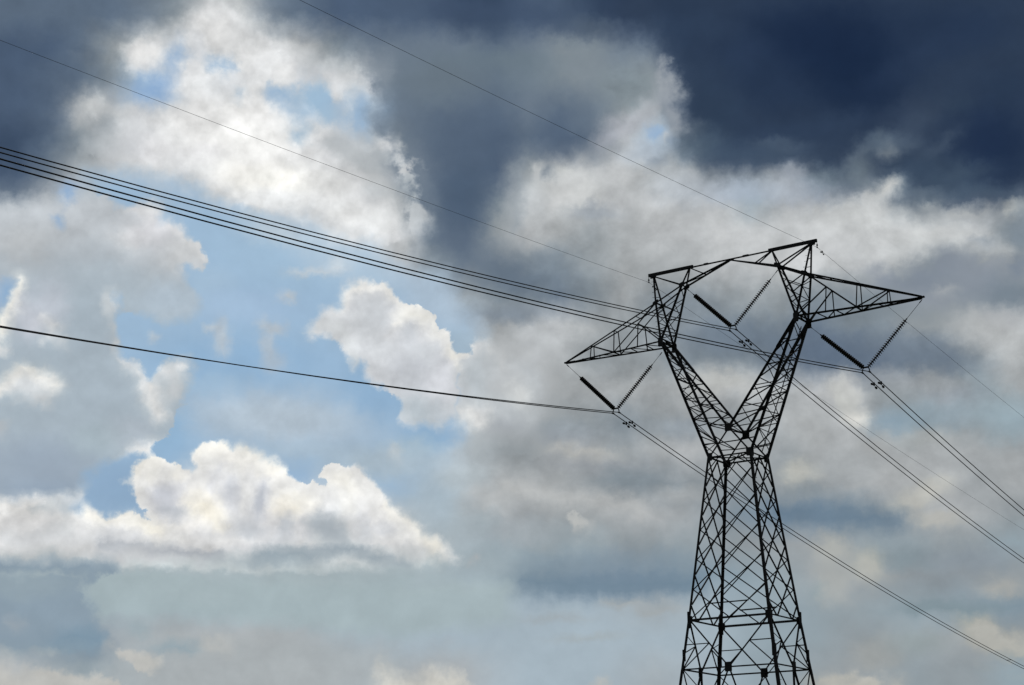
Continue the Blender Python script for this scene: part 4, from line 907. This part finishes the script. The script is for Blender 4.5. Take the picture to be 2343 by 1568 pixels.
cable('power_line', SUB, SZM, 0.028, 'right wire of the twin conductor passing through the tower window, topmost at the left', 'cable', GC)
cable('power_line', SX - SUB, SZ, 0.028, 'inner wire of the twin conductor under the right crossarm, nearer the tower body', 'cable', GC)
cable('power_line', SX + SUB, SZ, 0.028, 'outer wire of the twin conductor under the right crossarm, nearer its tip', 'cable', GC)
GWZ = PZ - 0.455
cable('earth_wire', -6.02, GWZ, 0.0085, 'thin earth wire hanging from the left end of the top beam', 'cable', 'thin earth wires from the tower top', True)
cable('earth_wire', 6.02, GWZ, 0.0085, 'thin earth wire hanging from the highest point of the tower, at its right end', 'cable', 'thin earth wires from the tower top', True)
for sx, lb in ((-1, 'small suspension fitting under the left end of the top beam'), (1, 'small suspension fitting under the right end of the top beam')):
    o = thing('suspension_fitting', lb, 'fitting', (sx * 6.02, 0, GWZ), 'earth wire fittings on the tower top')
    a = MB(); a.rod((0, 0, .36), (0, 0, .22), .012); a.lathe((0, 0, .30), (0, 0, -1), [(0, .012), (.05, .02), (.12, .05), (.2, .05), (.24, .02)], 10); a.build('link', BOLT, o)
    a = MB(); a.tube([V3(0, y, -.005 - y * y * .5) for y in (-.13, -.06, 0, .06, .13)], [.015, .03, .042, .03, .015], 8); a.rod((0, 0, 0), (0, 0, .09), .02); a.build('clamp', BOLT, o)

# ---- vibration dampers (a short messenger cable with a weight at each end)
def make_damper(k=1.3):
    t = bpy.data.objects.new('vibration_damper', None); COL.objects.link(t); t.empty_display_size = .2
    a = MB(); a.bar((0, 0, .05), (0, 0, -.12 * k), .06 * k, .07 * k, (0, 1, 0)); a.rod((0, -.05, .0), (0, .05, .0), .035 * k, 8); a.build('clamp', BOLT, t)
    a = MB(); a.tube([V3(0, y, -.11 * k - (abs(y) ** 2) * .25) for y in np.linspace(-.27 * k, .27 * k, 9)], .011, 6); a.build('messenger_cable', BOLT, t)
    for s in (-1, 1):
        a = MB(); a.lathe((0, s * .16 * k, -.115 * k - .01), (0, s, -.12), [(0, .02 * k), (.01, .045 * k), (.09 * k, .058 * k), (.14 * k, .045 * k), (.18 * k, .02 * k)], 10); a.build('weight', BOLT, t)
    return t
proto = make_damper(); placed = []
def dup(o, parent=None):
    c = o.copy(); COL.objects.link(c); c.parent = parent
    for ch in [x for x in bpy.data.objects if x.parent == o]: dup(ch, c)
    return c
spots = [(-SX - SUB, SZ, 'vibration damper on the outer wire, just past the left insulator'), (-SX + SUB, SZ, 'vibration damper on the inner wire, just past the left insulator'),
         (-SUB, SZM, 'vibration damper on the left wire, just past the middle insulator'), (SUB, SZM, 'vibration damper on the right wire, just past the middle insulator'),
         (SX - SUB, SZ, 'vibration damper on the inner wire, just past the right insulator'), (SX + SUB, SZ, 'vibration damper on the outer wire, just past the right insulator')]
for i, (x, z0, lb) in enumerate(spots):
    o = proto if i == 0 else dup(proto); y = 1.66
    o.location = (x, y, wire_z(z0, y)); o.rotation_euler = (math.atan(AR), 0, 0); tag(o, lb, 'damper', 'vibration dampers on the conductors')
small = make_damper(0.8)
for i, (x, lb) in enumerate(((6.02, 'small vibration damper on the right earth wire beside the tower top'), (-6.02, 'small vibration damper on the left earth wire, in front of the left horn'))):
    o = small if i == 0 else dup(small)
    o.location = (x, .72, wire_z(GWZ, .72, True)); o.rotation_euler = (math.atan(GAR), 0, 0); tag(o, lb, 'damper', 'small dampers on the earth wires')
# ---- spacer and splice on the left twin conductor
y = 72.3; zc = wire_z(SZ, y)
o = thing('conductor_spacer', 'spacer bar joining the two wires of the lowest conductor near the right edge', 'spacer', (-SX, y, zc))
a = MB(); a.rod((-SUB, 0, 0), (SUB, 0, 0), .022); a.build('bar', BOLT, o)
for s in (-1, 1):
    a = MB(); a.rod((s * SUB, -.10, 0), (s * SUB, .10, 0), .036, 8); a.build('clamp', BOLT, o)
a = MB(); a.tube([V3(-SX + SUB, y, wire_z(SZ, y)) for y in np.linspace(-28.2, -25.7, 6)], [.024, .03, .03, .03, .03, .024], 8)
tag(a.build('splice_sleeve', WIRE), 'thick splice sleeve on the lowest conductor, left of the middle cloud', 'splice')
